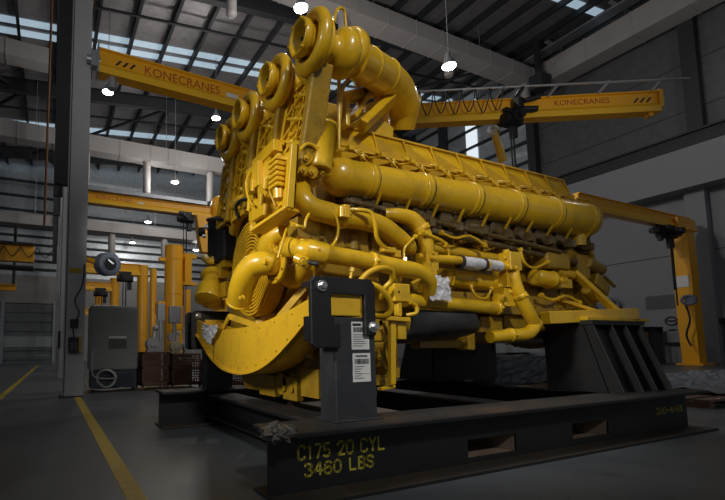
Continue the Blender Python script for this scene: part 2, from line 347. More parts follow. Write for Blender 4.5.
# columns in a row
for i, y in enumerate((11.6, 20, 28, 36, 44)):
    cc = GRY
    b = MB(); zt = 20.0
    b.bx(.3, .74, y, y+.03, 0, zt); b.bx(.3, .74, y+.42, y+.45, 0, zt); b.bx(.5, .53, y+.03, y+.42, 0, zt); b.bx(.28, .32, y-.0, y+.45, 0, zt)
    if i == 0: b.cur = 1; b.bx(.2, .75, y-.03, y+.48, 0, .03)
    if i == 0: b.cur = 1; b.bx(-.02, .27, y+.12, y+.3, 5.2, zt)
    if i > 0: b.cur = 1; b.bx(-.08, .29, y+.1, y+.3, 7.6 if i == 1 else 9, zt)
    struct('trim_%d' % n, b, [cc, DKS]); n += 1
# ------------------------------------------------------------------ air ducts
def duct(x0, x1, y, z0, w, h, label, drops, dl, seam=2.2):
    t = thing('air_duct', (x0, y, z0), label, 'duct', None)
    b = MB(); b.bx(x0, x1, y, y+w, z0, z0+h)
    xx = x0+seam
    while xx < x1: b.bx(xx-.03, xx+.03, y-.03, y+w+.03, z0-.03, z0+h+.03); xx += seam
    b.build('duct_body', DUCT, t)
    for xd in drops:
        b = MB(); r = .28
        b.lathe((xd, y+w/2, z0), (0, 0, -1), [(r, 0), (r, dl), (r*.8, dl+.12), (r*.75, dl+.12)], 16)
        for kz in range(4): b.lathe((xd, y+w/2, z0-dl+.1+.08*kz), (0, 0, -1), [(r*1.06, 0), (r*1.06, .03)], 16)
        b.build('outlet', DUCT, t)
    xx = x0+1.1
    while xx < x1: b = MB(); b.cyl((xx, y-.04, z0+h), (xx, y-.04, rz(xx)), .02, seg=6); b.build('hanger_rod', ZNC, t); xx += seam*4
    return t
duct(-20, 31.15, 18.9, 20.0, 1.25, .95, 'long pale square air duct highest under the roof above the engine', (14.6, 22.9, 30.6), 1.3)
duct(-20, 31, 32.5, 15.2, 1.1, 1.15, 'pale air duct crossing in the middle distance below the first yellow boom', (1.9, 6.2, 11.2), 2.3)
duct(-20, 31, 36.2, 10.4, 1.0, .75, 'lowest pale air duct in front of the silver sheeted wall', (4.2, 8.4, 12.6), 2.0)
t = thing('air_duct', (32, 10, 19.6), 'pale square air duct running high along the dark wall', 'duct')
b = MB(); b.bx(31.2, 32.6, -6, 19.3, 19.7, 21.2)
yy = -5
while yy < 19: b.bx(31.17, 32.63, yy-.04, yy+.04, 19.67, 21.23); yy += 2.6
b.build('duct_body', DUCT, t)
b = MB(); b.bx(30.2, 30.5, 18.2, 18.5, 19.0, 22.4); b.bx(29.9, 30.9, 17.9, 18.8, 18.9, 19.9); b.build('damper_box', DKS, t)
duct(-40, -.5, 26.0, 16.9, 1.0, .9, 'pale air duct seen through the dark roof steel beyond the grey column', (), 1)

# overhead travelling crane far left, behind the column
t = thing('overhead_crane', (-10, 34, 10), 'shadowed ochre overhead crane girder beyond the grey column', 'crane')
b = MB(); b.bx(-40, -1.2, 34, 34.6, 7.2, 8.3); b.build('girder', CRN, t)
b = MB(); b.bx(-40, -1.2, 33.6, 35.0, 8.3, 8.45); b.bx(-40, -1.2, 33.6, 35, 6.7, 6.85); b.build('walkway', DKS, t)
b = MB()
for i in range(16): b.tube([(-16+i, 33.85, 8.2), (-15.5+i, 33.85, 7.5), (-15+i, 33.85, 8.2)], .03, 6, 5)
b.build('festoon_cable', RUB, t)
t = thing('runway_beam', (-10, 40, 6), 'low ochre crane rail in front of the far roller door', 'beam')
b = MB(); b.bx(-18, -2.6, 40, 40.4, 5.9, 6.3); b.bx(-18, -2.6, 39.8, 40.6, 6.3, 6.36); b.build('rail', CRN, t)
b = MB(); b.bx(-2.9, -2.7, 40, 40.4, 6.36, 12); b.build('hanger', DKS, t)
# orange conduits
for i, (x, y, z0, z1, dx) in enumerate(((-.35, 19, 6.0, 19.96, 0), (1.05, 17, 14, 20.12, .35))):
    b = MB(); b.cyl((x, y, z0), (x+dx, y, z1), .045, seg=8)
    tag(b.build('drop_cable', ORG), ('orange cable hanging at the far side of the grey column', 'orange cable slanting down from the roof beside the boom tip')[i], 'cable')

# ------------------------------------------------------------------ lamps
def lamp(p, label, energy, dia=.6):
    p = V(p); t = thing('bay_lamp', p, label, 'lamp'); r = dia/2
    b = MB(); b.lathe(p, (0, 0, 1), [(r, 0), (r*.98, .03), (r*.6, .28), (r*.3, .36), (r*.3, .6), (r*.1, .62)], 20); b.build('reflector', ZNC, t)
    b = MB(); b.lathe(p+V((0, 0, -.02)), (0, 0, 1), [(r*.5, -.06), (r*.9, -.02), (r*.93, .02)], 20); b.build('lens', LENS, t)
    b = MB(); b.cyl(p+V((0, 0, .6)), (p.x, p.y, rz(p.x)+.005), .02, seg=6); b.build('rod', ZNC, t)
    l = bpy.data.lights.new('lamp_light', 'POINT'); l.energy = energy*1.05; l.shadow_soft_size = .25; l.color = (1, .97, .93)
    o = bpy.data.objects.new('lamp_light', l); C.objects.link(o); o.location = p+V((0, 0, -.35))
    return t
lamp((2.41, 24.16, 14.98), 'glowing lamp hanging just under the tip of the nearest left boom', 190)
lamp((9.65, 27.23, 16.62), 'bright lamp beside the smallest turbocharger', 420)
lamp((8.0, 31.66, 13.48), 'glowing lamp between the pale duct and the middle yellow boom', 420)
lamp((7.61, 39.71, 12.55), 'small lamp just under the middle yellow boom', 350)
lamp((7.1, 45.0, 11.8), 'smallest lamp, in front of the silver sheeted wall above the hose reel', 50)
lamp((9.25, 15.29, 15.57), 'dazzling lamp over the nearest turbocharger', 900, .62)
lamp((15.04, 12.8, 13.04), 'bright lamp under the highest duct above the long yellow boom', 900, .6)
lamp((12.16, 39.98, 10.44), 'dim lamp behind the hoist beside the black alternator', 120)
lamp((29.6, 8.3, 16.2), 'lamp high at the edge of the dark wall beyond the right boom tip', 70, .5)

# ------------------------------------------------------------------ jib cranes
def arm_mb(p, q, h):
    """boom profile swept from p to q (top centre line)"""
    p, q = V(p), V(q); d = (q-p).normalized(); sd = d.cross(V((0, 0, 1))).normalized()
    prof = [(-.2, 0), (.2, 0), (.2, -.05), (.11, -.09), (.11, -.55), (.26, -.74), (.26, -1), (-.26, -1), (-.26, -.74), (-.11, -.55), (-.11, -.09), (-.2, -.05)]
    m_ = MB(); k = len(prof); vs = [o+sd*(a*h)+V((0, 0, b_*h)) for o in (p, q) for a, b_ in prof]
    for i in range(k):
        j = (i+1) % k; m_.cur = 1 if i in (4, 5, 7, 8) else 0
        m_.add([vs[i], vs[j], vs[j+k], vs[i+k]], [(0, 1, 2, 3)])
    m_.cur = 0
    m_.add(vs[:k], [tuple(range(k))]); m_.add(vs[k:], [tuple(range(k))])
    return m_, d, sd
def arm(parent, p, q, h, words=None, wpos=.3, wsize=.3, face=-1, slashes=None, plate=None):
    m_, d, sd = arm_mb(p, q, h); o = m_.build('arm', [CRN, CRN2], parent); p, q = V(p), V(q); L = (q-p).length
    n_ = sd*face; n_.normalize(); xd = V((0, 0, 1)).cross(n_).normalized()
    sgn = 1 if xd.dot(d) > 0 else -1; st = p if sgn > 0 else q
    off = n_*(.112*h)
    if words: text_mesh('lettering', words, wsize, st+xd*(L*wpos)+off+V((0, 0, -.1*h-wsize*.9)), xd, n_, RED, o, bold=.0)
    if slashes is not None:
        b = MB()
        for i in range(3):
            c = st+xd*(L*slashes+i*.26*h)+off; w = .1*h
            a0 = c+V((0, 0, -.5*h)); a1 = c+xd*(.17*h)+V((0, 0, -.28*h))
            b.add([a0, a0+xd*w, a1+xd*w, a1, *(v+n_*.004 for v in (a0, a0+xd*w, a1+xd*w, a1))], [(0, 1, 2, 3), (4, 5, 6, 7), (0, 1, 5, 4), (1, 2, 6, 5), (2, 3, 7, 6), (3, 0, 4, 7)])
        b.build('slash_mark', INK, o)
    if plate is not None:
        b = MB(); c = st+xd*(L*plate)+off*1.15+V((0, 0, -.47*h)); b.bar(c, c+xd*h*.55, .01, h*.18); b.build('capacity_plate', WHT, o)
    return o
def hoist(parent, p, s=1., drop=2., chainm=None):
    p = V(p); b = MB(); b.box(p+V((0, 0, -.12*s)), (.3*s, .5*s, .26*s)); b.cyl(p+V((-.3*s, 0, -.15*s)), p+V((.32*s, 0, -.15*s)), .13*s); b.cyl(p+V((0, -.36*s, -.1*s)), p+V((0, .36*s, -.1*s)), .11*s)
    b.box(p+V((0, 0, .08*s)), (.5*s, .12*s, .12*s)); b.box(p+V((.2*s, .1*s, -.4*s)), (.16*s, .16*s, .35*s))
    o = b.build('hoist', RUB, parent, bev=.01)
    b = MB(); b.cyl(p+V((.05*s, 0, -.3*s)), p+V((.05*s, 0, -drop)), .025*s, seg=8); b.cyl(p+V((-.06*s, 0, -.3*s)), p+V((-.06*s, 0, -drop*.8)), .02*s, seg=8); b.build('chain', chainm or RUB, o)
    return o
tg = thing('jib_crane', (9.75, 11.35, 0), 'yellow twin boom crane behind the engine, one boom over each side', 'crane')
b = MB(); b.cyl((9.75, 11.35, 0), (9.75, 11.35, 9.2), .42, seg=28); b.lathe((9.75, 11.35, 0), (0, 0, 1), [(.8, 0), (.8, .06)], 24); b.build('mast', CRN, tg)
arm(tg, (.90, 11.47, 8.76), (9.6, 11.75, 8.76), .68, 'KONECRANES', .13, .335, 1, slashes=.045, plate=.4)
b = MB(); b.bx(.72, .9, 11.35, 11.6, 8.25, 8.65); b.bx(.86, .9, 11.25, 11.7, 8.05, 8.8); b.cyl((.62, 11.47, 8.45), (.95, 11.47, 8.45), .1); b.build('end_stop', ZNC, tg)
b = MB(); b.cyl((1.25, 11.5, 8.08), (1.25, 11.5, 7.8), .12); b.box((1.25, 11.5, 7.95), (.3, .1, .12)); b.build('trolley', ZNC, tg)
ra, rb = V((9.9, 10.37, 8.78)), V((16.5, 6.53, 8.78)); rd = (rb-ra).normalized(); rs = rd.cross(V((0, 0, 1)))
arm(tg, ra, rb, .68, 'KONECRANES', .605, .25, 1, slashes=.905)
b = MB(); b.bar(rb-rd*.02-V((0, 0, .25)), rb+rd*.1-V((0, 0, .25)), .3, .55); b.cyl(rb+V((0, 0, -.72))-rs*.1-rd*.25, rb+V((0, 0, -.72))+rs*.1-rd*.25, .07); b.build('end_stop', CRN, tg)
b = MB(); q0 = ra+V((0, 0, .3))-rd*.4; q1 = rb+V((0, 0, .22))+rd*.75
b.tube([q0+rs*.3, q1+rs*.3], .035, 8)
for f in (.03, .37, .58, .77, .97): c = ra.lerp(rb, f); b.bar(c+rs*.15+V((0, 0, -.02)), c+rs*.32+rd*.25+V((0, 0, .28)), .06, .06)
b.build('cable_rail', ZNC, tg)
b = MB()
for i in range(7):
    c = ra+rd*(.12+.42*i)+rs*.3+V((0, 0, .26)); b.tube([c, c+rd*.06-V((0, 0, .45)), c+rd*.2-V((0, 0, .72+.05*(i % 2))), c+rd*.33-V((0, 0, .45)), c+rd*.4], .018, 6, 5)
b.build('festoon_cable', RUB, tg)
hp = at(509, 127, Y=8.6); hoist(tg, (12.7, 8.6, 8.25), 1.15, 3.2)
b = MB(); c = V((12.8, 8.4, 8.4)); b.box(c, (.25, .18, .6)); b.cyl(c+V((.1, -.1, .2)), c+V((.5, -.35, .28)), .07); b.cyl(c+V((.0, -.1, -.1)), c+V((.4, -.3, -.1)), .09); b.cyl(c+V((-.1, 0, .3)), c+V((.1, -.1, .62)), .06); b.build('trolley', RUB, tg)

t = thing('jib_crane', (9.1, 25.0, 0), 'second left yellow crane, its mast rising behind the black alternator', 'crane')
b = MB(); b.cyl((9.1, 25, 0), (9.1, 25, 10.2), .46, seg=24); b.lathe((9.1, 25, 8.5), (0, 0, 1), [(.5, 0), (.62, .1), (.62, 1.2), (.5, 1.6), (.3, 1.85), (.05, 1.95)], 24); b.build('mast', CRN, t)
arm(t, (.9, 25.05, 9.62), (8.6, 25.0, 9.62), .62, 'KONECRANES', .14, .3, 1, plate=.43)
b = MB(); b.prism([(7.55, 9.0), (8.6, 9.0), (8.6, 6.8), (7.9, 6.8), (7.75, 7.4)], 'Y', 24.7, 25.3); b.build('gusset', CRN, t, bev=.04)
b = MB(); b.bx(.9, 8.2, 24.7, 25.3, 9.66, 9.86); b.build('cable_tray', ZNC, t)
hoist(t, (6.9, 24.85, 8.9), 1.5, 6.6)
# right hand jib on the pale wall
t = thing('jib_crane', (30.9, 11.6, 0), 'yellow crane with broad tapering pillar standing before the pale wall', 'crane')
b = MB()
ps = [(30.5, 11.3, 0), (31.3, 11.3, 0), (31.3, 12.0, 0), (30.5, 12.0, 0), (30.5, 11.3, 7.2), (31.3, 11.3, 7.2), (31.3, 12.12, 7.2), (30.5, 12.12, 7.2)]
b.add(ps, [(0, 1, 2, 3), (4, 5, 6, 7), (0, 1, 5, 4), (1, 2, 6, 5), (2, 3, 7, 6), (3, 0, 4, 7)]); b.bx(30.3, 31.6, 11.1, 12.2, 0, .1); b.build('pillar', CRN, t)
arm(t, (21.3, 11.6, 7.98), (31.5, 11.62, 7.98), .74)
b = MB(); b.bx(30.3, 31.5, 11.2, 12.2, 7.15, 7.25); b.bx(29.6, 31.5, 11.3, 11.4, 7.2, 7.8); b.build('bracket', CRN, t)
hoist(t, (29.2, 11.5, 7.1), 1.6, 4.0); hoist(t, (28.2, 11.5, 7.15), 1.2, .6)
b = MB(); b.bar((30.48, 11.4, 4.45), (30.48, 12.0, 4.45), .03, .6); b.build('capacity_plate', WHT, t)
b = MB(); b.tube([(30.0, 11.3+.3*math.cos(a), 3.4+.22*math.sin(a)) for a in [i*math.pi/4 for i in range(8)]], .07, 8, 3, closed=True); b.cyl((30.0, 11.3, 3.4), (30.2, 11.3, 3.4), .2); b.build('hose_reel', NAVY, t)
b = MB(); b.tube([(30.1, 11.5, 3.2), (30.05, 11.35, 2.4), (30.05, 11.55, 1.6), (30.05, 11.4, 1.0)], .05, 6); b.build('cable', RUB, t)
# yellow cranes standing in the background
def small_jib(name_label, x, y, r, ztop, arms, group=None):
    t = thing('jib_crane', (x, y, 0), name_label, 'crane', group)
    b = MB(); b.cyl((x, y, 0), (x, y, ztop), r, seg=24); b.lathe((x, y, 0), (0, 0, 1), [(r*1.6, 0), (r*1.6, .05)], 20)
    for zz in (ztop-.6, ztop*.62, ztop*.35): b.lathe((x, y, zz), (0, 0, 1), [(r*1.06, 0), (r*1.06, .08)], 24)
    b.build('mast', CRN, t)
    for (x1, za, h) in arms:
        b = arm_mb((x1, y-.1, za), (x-r*.6, y-.1, za), h)[0]; b.build('arm', [CRN, CRN2], t)
    return t
t = small_jib('thickest plain yellow mast, behind the rusty crates', 4.78, 19, .4, 5.62, [])
b = MB(); b.bx(5.2, 5.5, 18.7, 19.1, 3.9, 5.3); b.bx(5.15, 5.75, 18.8, 19.0, 5.1, 5.3); b.bx(5.15, 5.75, 18.8, 19.0, 3.9, 4.05); b.bx(5.25, 5.45, 18.7, 18.9, 2.2, 3.7); b.build('bracket', CRN, t)
b = MB(); b.bx(4.1, 4.4, 18.8, 19.0, 4.9, 5.05); b.bx(4.1, 4.4, 18.8, 19.0, 3.0, 3.15); b.cyl((4.15, 18.8, 2.6), (4.15, 18.8, 3.1), .2); b.build('fitting', CRN, t)
b = MB(); b.bx(3.95, 4.25, 18.3, 18.5, 2.3, 3.0); b.cyl((4.1, 18.4, 2.3), (4.1, 18.4, 1.4), .06); b.build('control_box', ZNC, t)
t = small_jib('yellow crane mast carrying the long low boom behind the hose reel', 4.35, 24, .28, 5.6, [(.6, 5.62, .6)])
hoist(t, (3.4, 23.8, 5.0), 1.3, 4.2)
t = small_jib('slim yellow crane mast left of the twin masts over the grey cabinet', 3.3, 27, .26, 5.3, [(.5, 5.0, .5)]); hoist(t, (2.5, 26.8, 4.5), 1.2, 1.6)
t = small_jib('yellow crane mast with the lowest boom just above the grey cabinet', 2.7, 30, .24, 4.9, [(.5, 3.75, .42)])
t = small_jib('slender yellow mast immediately beside the thickest mast', 4.4, 21.5, .16, 5.0, [])
t = small_jib('yellow post standing behind the cradle beyond the alternator', 5.0, 14.6, .16, 1.75, [])
b = MB(); b.bx(5.0, 6.6, 14.5, 14.7, 1.0, 1.9); b.build('panel', CRN, t)
# ------------------------------------------------------------------ items left
t = thing('hose_reel', (1.2, 11.6, 3.28), 'round dark blue hose reel hung on an arm beside the grey column', 'hose reel')
c = V((1.25, 11.7, 3.27)); ax = V((.35, -1, -.1)).normalized()
b = MB()
for i in range(5): b.lathe(c+ax*(-.16+.07*i), ax, [(.18, -.03), (.28, -.03), (.3, 0), (.28, .03), (.18, .03)], 28)
b.build('hose_coil', NAVY, t)
b = MB(); b.lathe(c+ax*.1, ax, [(.16, 0), (.16, .06), (.15, .065)], 24); b.build('hub', RUB, t)
b = MB(); b.bar(c+ax*.2+V((-.08, 0, .1)), c+ax*.2+V((.05, 0, .0)), .04, .03); b.build('crank', ZNC, t)
b = MB(); b.bar((.74, 11.65, 3.35), c-ax*.2, .1, .1); b.build('bracket', CRN, t)
t = thing('junction_box', (.5, 11.5, 1.3), 'black and yellow switch box low on the grey column', 'switch box')
b = MB(); b.bx(.38, .6, 11.46, 11.6, 1.05, 1.42); b.build('box', RUB, t, bev=.01)
b = MB(); b.bx(.61, .66, 11.46, 11.58, 1.05, 1.42); b.build('hazard_strip', LINE, t)
b = MB(); b.bx(.42, .5, 11.45, 11.46, 1.1, 1.3); b.bx(.52, .58, 11.45, 11.46, 1.1, 1.3); b.build('socket', mat('socket_grey', (.06, .06, .06)), t)
b = MB(); b.tube([(.5, 11.55, 1.42), (.48, 11.5, 1.7), (.6, 11.5, 2.0), (.5, 11.5, 2.3), (.66, 11.5, 2.7), (.7, 11.58, 3.2)], .018, 6); b.box((.5, 11.52, 1.75), (.18, .1, .2)); b.build('cable', RUB, t)
b = MB(); b.bx(.36, .64, 11.585, 11.6, 2.98, 3.1); b.bx(.42, .6, 11.58, 11.585, 3.02, 3.04); tag(b.build('warning_label', [LINE]), 'small yellow warning label on the grey column below the reel', 'label')
b = MB(); b.bx(.26, .36, 19.85, 20.0, 1.2, 1.9); b.bx(.28, .34, 19.8, 19.85, 1.3, 1.6); tag(b.build('switch_box', RUB), 'small black switch box on the second grey column', 'switch box')
t = thing('electrical_cabinet', (1.55, 12.9, 0), 'tall grey cabinet with a blue base standing beside the grey column', 'cabinet')
b = MB(); b.bx(.95, 2.2, 12.65, 13.6, .56, 2.32); b.build('body', CAB, t, bev=.06)
b = MB(); b.bx(1.0, 2.17, 12.68, 13.55, .08, .55); b.build('base_unit', CAB2, t, bev=.02)
b = MB()
for i in range(7): b.bx(1.35, 2.08, 12.66, 12.68, .14+.05*i, .16+.05*i)
b.build('louvre', RUB, t)
b = MB(); b.bx(1.42, 1.88, 12.635, 12.66, 1.42, 1.48); b.build('handle', WHT, t)
b = MB(); b.bx(1.42, 1.88, 12.63, 12.66, 1.15, 1.41); b.build('control_panel', mat('panel_dark_grey', (.09, .09, .09)), t)
for x in (1.05, 2.1):
    b = MB(); b.cyl((x, 12.8, 0), (x, 12.8, .08), .05); b.build('foot', RUB, t)
t = thing('water_hose', (1.2, 12.4, 0), 'coiled white hose hanging at the foot of the grey cabinet', 'hose')
b = MB(); pts = []
for i in range(34): a = i*.7; rr = .24+.02*math.sin(i*1.3); pts.append((1.36+rr*math.cos(a)*1.0, 12.56-.003*i, .36+rr*math.sin(a)*.9))
b.tube([(1.02, 12.6, 1.1), (1.0, 12.55, .7), (1.08, 12.55, .4)]+pts, .02, 7, 4); b.tube([(.85, 12.5, .55), (.8, 12.5, .3), (.95, 12.5, .12), (1.3, 12.45, .06), (1.8, 12.5, .1)], .015, 6); b.build('coil', mat('white_hose', (.4, .4, .39), .5), t)
def crate(x0, x1, y0, y1, z1, label, mesh=True):
    t = thing('metal_crate', ((x0+x1)/2, y0, 0), label, 'crate')
    b = MB(); w = .05
    for x in (x0, x1-w):
        for y in (y0, y1-w): b.bx(x, x+w, y, y+w, 0, z1)
    for zz in (.12, z1*.55, z1-w): b.bx(x0, x1, y0, y0+w, zz, zz+w); b.bx(x0, x1, y1-w, y1, zz, zz+w); b.bx(x0, x0+w, y0, y1, zz, zz+w); b.bx(x1-w, x1, y0, y1, zz, zz+w)
    b.bx(x0, x1, y0, y1, .1, .13); b.build('frame', RUST, t)
    b = MB()
    for i in range(int((x1-x0)/.075)): b.bx(x0+.05+i*.075, x0+.075+i*.075, y0+.01, y0+.02, .15, z1-.05)
    for i in range(int((z1-.2)/.07)): b.bx(x0+.04, x1-.04, y0+.012, y0+.022, .17+i*.07, .195+i*.07)
    b.bx(x0, x0+.01, y0, y1, .12, z1); b.bx(x0, x1, y1-.01, y1, .12, z1)
    b.build('mesh_panel', RUST, t)
    return t
crate(2.3, 3.05, 12.6, 13.6, 1.04, 'rusty mesh crate next to the grey cabinet')
crate(3.1, 3.95, 12.5, 13.5, .98, 'rusty mesh crate nearest the front end of the far skid beam')
crate(4.0, 5.0, 11.6, 12.8, .8, 'rusty crate seen behind the yellow cradle')
crate(5.2, 6.3, 11.2, 12.4, .8, 'rusty crate partly hidden beyond the black post')
def motor(p, s, m_, label, cat, name):
    t = thing(name, p, label, cat); p = V(p)
    b = MB(); b.cyl(p+V((0, -.2*s, .25*s)), p+V((0, .2*s, .25*s)), .2*s); b.cyl(p+V((0, -.28*s, .25*s)), p+V((0, -.2*s, .25*s)), .1*s); b.box(p+V((0, 0, .05*s)), (.35*s, .35*s, .1*s)); b.build('housing', m_, t, bev=.01)
    b = MB(); b.cyl(p+V((.05*s, 0, .4*s)), p+V((.1*s, 0, .75*s)), .09*s, .06*s); b.sph(p+V((.1*s, 0, .75*s)), .1*s); b.build('outlet', m_, t)
motor((2.65, 13.0, 1.04), .9, ALU, 'silver pump housing on top of the crate beside the cabinet', 'pump', 'pump')
motor((3.3, 12.9, .98), .8, CRM, 'cream coloured pump casting standing in the middle of the crates', 'pump', 'pump')
motor((3.75, 13.1, .98), .85, ALU, 'silver motor casting at the crate edge by the black post', 'motor', 'motor')
b = MB()
for i in range(7): b.box((3.25+.1*i, 12.75+.04*(i % 3), .8+.02*(i % 2)), (.12, .2, .08), Matrix.Rotation(i*.9, 3, 'Z'))
tag(b.build('scrap_parts', CRM), 'loose pale parts lying in the mesh crate nearest the skid', 'parts', kind='stuff')
t = thing('gas_regulator', (3.6, 14.2, 0), 'grey vertical instrument stand between the yellow masts', 'stand')
b = MB(); b.cyl((3.6, 14.2, 0), (3.6, 14.2, 2.0), .06); b.build('pole', ZNC, t)
b = MB(); b.bx(3.42, 3.8, 14.1, 14.3, 1.95, 2.5); b.build('control_box', ZNC, t, bev=.02)
b = MB(); b.cyl((3.5, 14.05, 1.5), (3.5, 14.2, 1.5), .13); b.build('gauge', ZNC, t)
# right background
t = thing('electrical_cabinet', (32.6, 13.4, 0), 'pale wall cabinet with round emblem beside the tapering yellow pillar', 'cabinet')
b = MB(); b.bx(32.6, 32.96, 12.6, 14.3, 1.2, 4.0); b.build('body', PRECAST, t, bev=.03)
b = MB(); b.bx(32.57, 32.6, 12.6, 14.3, 3.2, 4.0); b.build('panel', PRECAST2, t)
b = MB(); b.tube([(32.58, 13.15+.28*math.cos(a), 2.45+.24*math.sin(a)) for a in [i*math.pi/4 for i in range(8)]], .04, 6, 3, closed=True); b.bx(32.56, 32.59, 12.95, 13.35, 2.42, 2.5); b.bx(32.56, 32.59, 12.95, 13.3, 1.9, 1.98); b.build('emblem', RUB, t)
for i, y in enumerate((17.6, 16.2)):
    t = thing('valve_wheel', (32.8, y, 3.65), ('round dark fitting on the pale wall nearer the engine', 'round dark fitting on the pale wall nearer the yellow pillar')[i], 'wheel')
    c = V((32.75, y, 3.65)); b = MB(); b.tube([c+V((0, .4*math.cos(a), .4*math.sin(a))) for a in [j*math.pi/4 for j in range(8)]], .09, 8, 3, closed=True); b.build('rim', NAVY, t)
    b = MB(); b.cyl(c-V((.05, 0, 0)), c+V((.22, 0, 0)), .18); b.bar(c-V((0, .38, 0)), c+V((0, .38, 0)), .06, .06); b.build('hub', ZNC, t)
t = thing('cardboard_box', (29, 14, 0), 'brown boxes stacked on a pallet in front of the pale wall cabinet', 'boxes')
b = MB(); b.bx(26.4, 28.6, 13, 14.4, .15, 1.3); b.bx(28.7, 29.6, 13, 14, .15, 1.8); b.build('carton', mat('brown_card', (.2, .11, .05), .7, var=.3), t, bev=.02)
b = MB(); [b.bx(26.3, 29.8, 12.9+.3*i, 13.05+.3*i, .0, .14) for i in range(6)]; b.build('slat', WOOD, t)
b = MB(); b.bx(29.95, 32.2, 13.4, 13.9, 2.05, 2.12); [b.bx(x, x+.1, 13.4, 13.9, 0, 2.1) for x in (30.0, 30.9, 32.05)]; b.bx(30.0, 31, 13.45, 13.85, 1.1, 1.16)
tag(b.build('steel_rack', DKS), 'dark open steel rack between the brown boxes and the yellow pillar', 'rack')
b = MB(); b.bx(32.7, 32.95, 11.0, 11.5, 2.2, 2.5); tag(b.build('wall_socket', RUB), 'small dark socket box low on the pale wall column', 'socket')
# wrapped pallet behind the skid
def crumple(mb, x0, x1, y0, y1, base, hf, n=18, seed=1):
    rnd = random.Random(seed); vs = []; fs = []
    for j in range(n+1):
        for i in range(n+1):
            u, v = i/n, j/n; z = base+hf(u, v)*(1+rnd.uniform(-.35, .35))
            vs.append((x0+(x1-x0)*u+rnd.uniform(-1, 1)*.25*(x1-x0)/n, y0+(y1-y0)*v+rnd.uniform(-1, 1)*.25*(y1-y0)/n, max(z, base+.003)))
    for j in range(n):
        for i in range(n): a = j*(n+1)+i; fs.append((a, a+1, a+n+2, a+n+1))
    return mb.add(vs, fs)
def wrapped(x0, x1, y0, y1, z0, z1, seed, n=12):
    """crumpled film over a box: subdivided walls and top"""
    rnd = random.Random(seed); mb = MB(); per = [(x0, y0), (x1, y0), (x1, y1), (x0, y1)]
    pts = []
    for k2 in range(4):
        a, c = per[k2], per[(k2+1) % 4]
        for i in range(n): pts.append((a[0]+(c[0]-a[0])*i/n, a[1]+(c[1]-a[1])*i/n))
    N = len(pts); rows = 8; vs = []; s_ = .035
    for r_ in range(rows+1):
        for p in pts: vs.append((p[0]+rnd.uniform(-s_, s_), p[1]+rnd.uniform(-s_, s_), z0+(z1-z0)*r_/rows+rnd.uniform(-s_, s_)*(r_ > 0)))
    fs = [(r_*N+i, r_*N+(i+1) % N, (r_+1)*N+(i+1) % N, (r_+1)*N+i) for r_ in range(rows) for i in range(N)]
    vs.append(((x0+x1)/2, (y0+y1)/2, z1+.05)); c = len(vs)-1; fs += [(rows*N+i, rows*N+(i+1) % N, c) for i in range(N)]
    return mb.add(vs, fs)
t = thing('wrapped_pallet', (11, 8, 0), 'dark film wrapped crate on the floor behind the skid', 'pallet load')
wrapped(9.85, 12.3, 7.5, 9, .14, .86, 3).build('film', FILMD, t)
b = MB(); b.bx(9.8, 12.4, 7.45, 9.05, 0, .12); b.build('pallet', WOOD, t)
t = thing('wrapped_pallet', (9, 8.2, 0), 'bluish film wrapped bundle between the two black stands', 'pallet load')
wrapped(8.5, 9.6, 7.9, 9, .12, .9, 5).build('film', FILM, t)
b = MB(); b.bx(8.4, 9.7, 7.8, 9.1, 0, .12); b.build('pallet', WOOD, t)
t = thing('trestle', (13, 9.6, 0), 'dark trestle with a white board behind the wrapped crate', 'trestle')
b = MB(); b.bx(11.8, 16, 9.2, 10.1, 1.18, 1.2); b.build('board', WHT, t)
b = MB(); b.bx(11.8, 16, 9.2, 10.1, 1.1, 1.18); [b.bx(x, x+.08, 9.3, 10, 0, 1.1) for x in (11.9, 13.8, 15.8)]; b.build('trestle_frame', DKS, t)
b = MB(); b.bx(10.2, 10.65, 7.75, 8.3, .93, 1.16); tag(b.build('white_carton', WHT, bev=.01), 'small white carton on the film wrapped crate', 'carton')
b = MB(); b.bx(10.9, 12.1, 7.75, 8.4, .93, 1.13); tag(b.build('white_carton', WHT, bev=.01), 'long white carton on the film wrapped crate nearer the rear stand', 'carton')
t = thing('parts_box', (7.6, 11, 0), 'orange brown parts box with a pale tag seen under the engine', 'box')
b = MB(); b.bx(6.9, 8.6, 10.6, 11.8, .1, 1.25); b.build('box', mat('orange_brown_card', (.38, .17, .05), .7, var=.3), t, bev=.02)
b = MB(); b.bx(7.3, 7.75, 10.58, 10.6, .5, .66); b.build('tag', WHT, t)
# plastic sheeting on pallet at right
b = MB(); crumple(b, 11.2, 17, 3.9, 6.8, .16, lambda u, v: .13*math.sin(u*5+1)**2*math.sin(v*3.1)+.1*math.sin(u*math.pi)*math.sin(v*math.pi)+.03, 26, 4)
tag(b.build('plastic_sheet', FILM), 'heap of crumpled clear plastic sheeting on the floor past the skid end', 'plastic sheet')
t = thing('timber_pallet', (11.5, 4.2, 0), 'low brown pallet under the edge of the plastic sheeting', 'pallet')
b = MB(); [b.bx(10.2, 14.6, 3.7+.32*i, 3.92+.32*i, .1, .14) for i in range(6)]; [b.bx(10.2+1.4*i, 10.35+1.4*i, 3.7, 5.6, 0, .1) for i in range(4)]; b.build('slat', RUST, t)
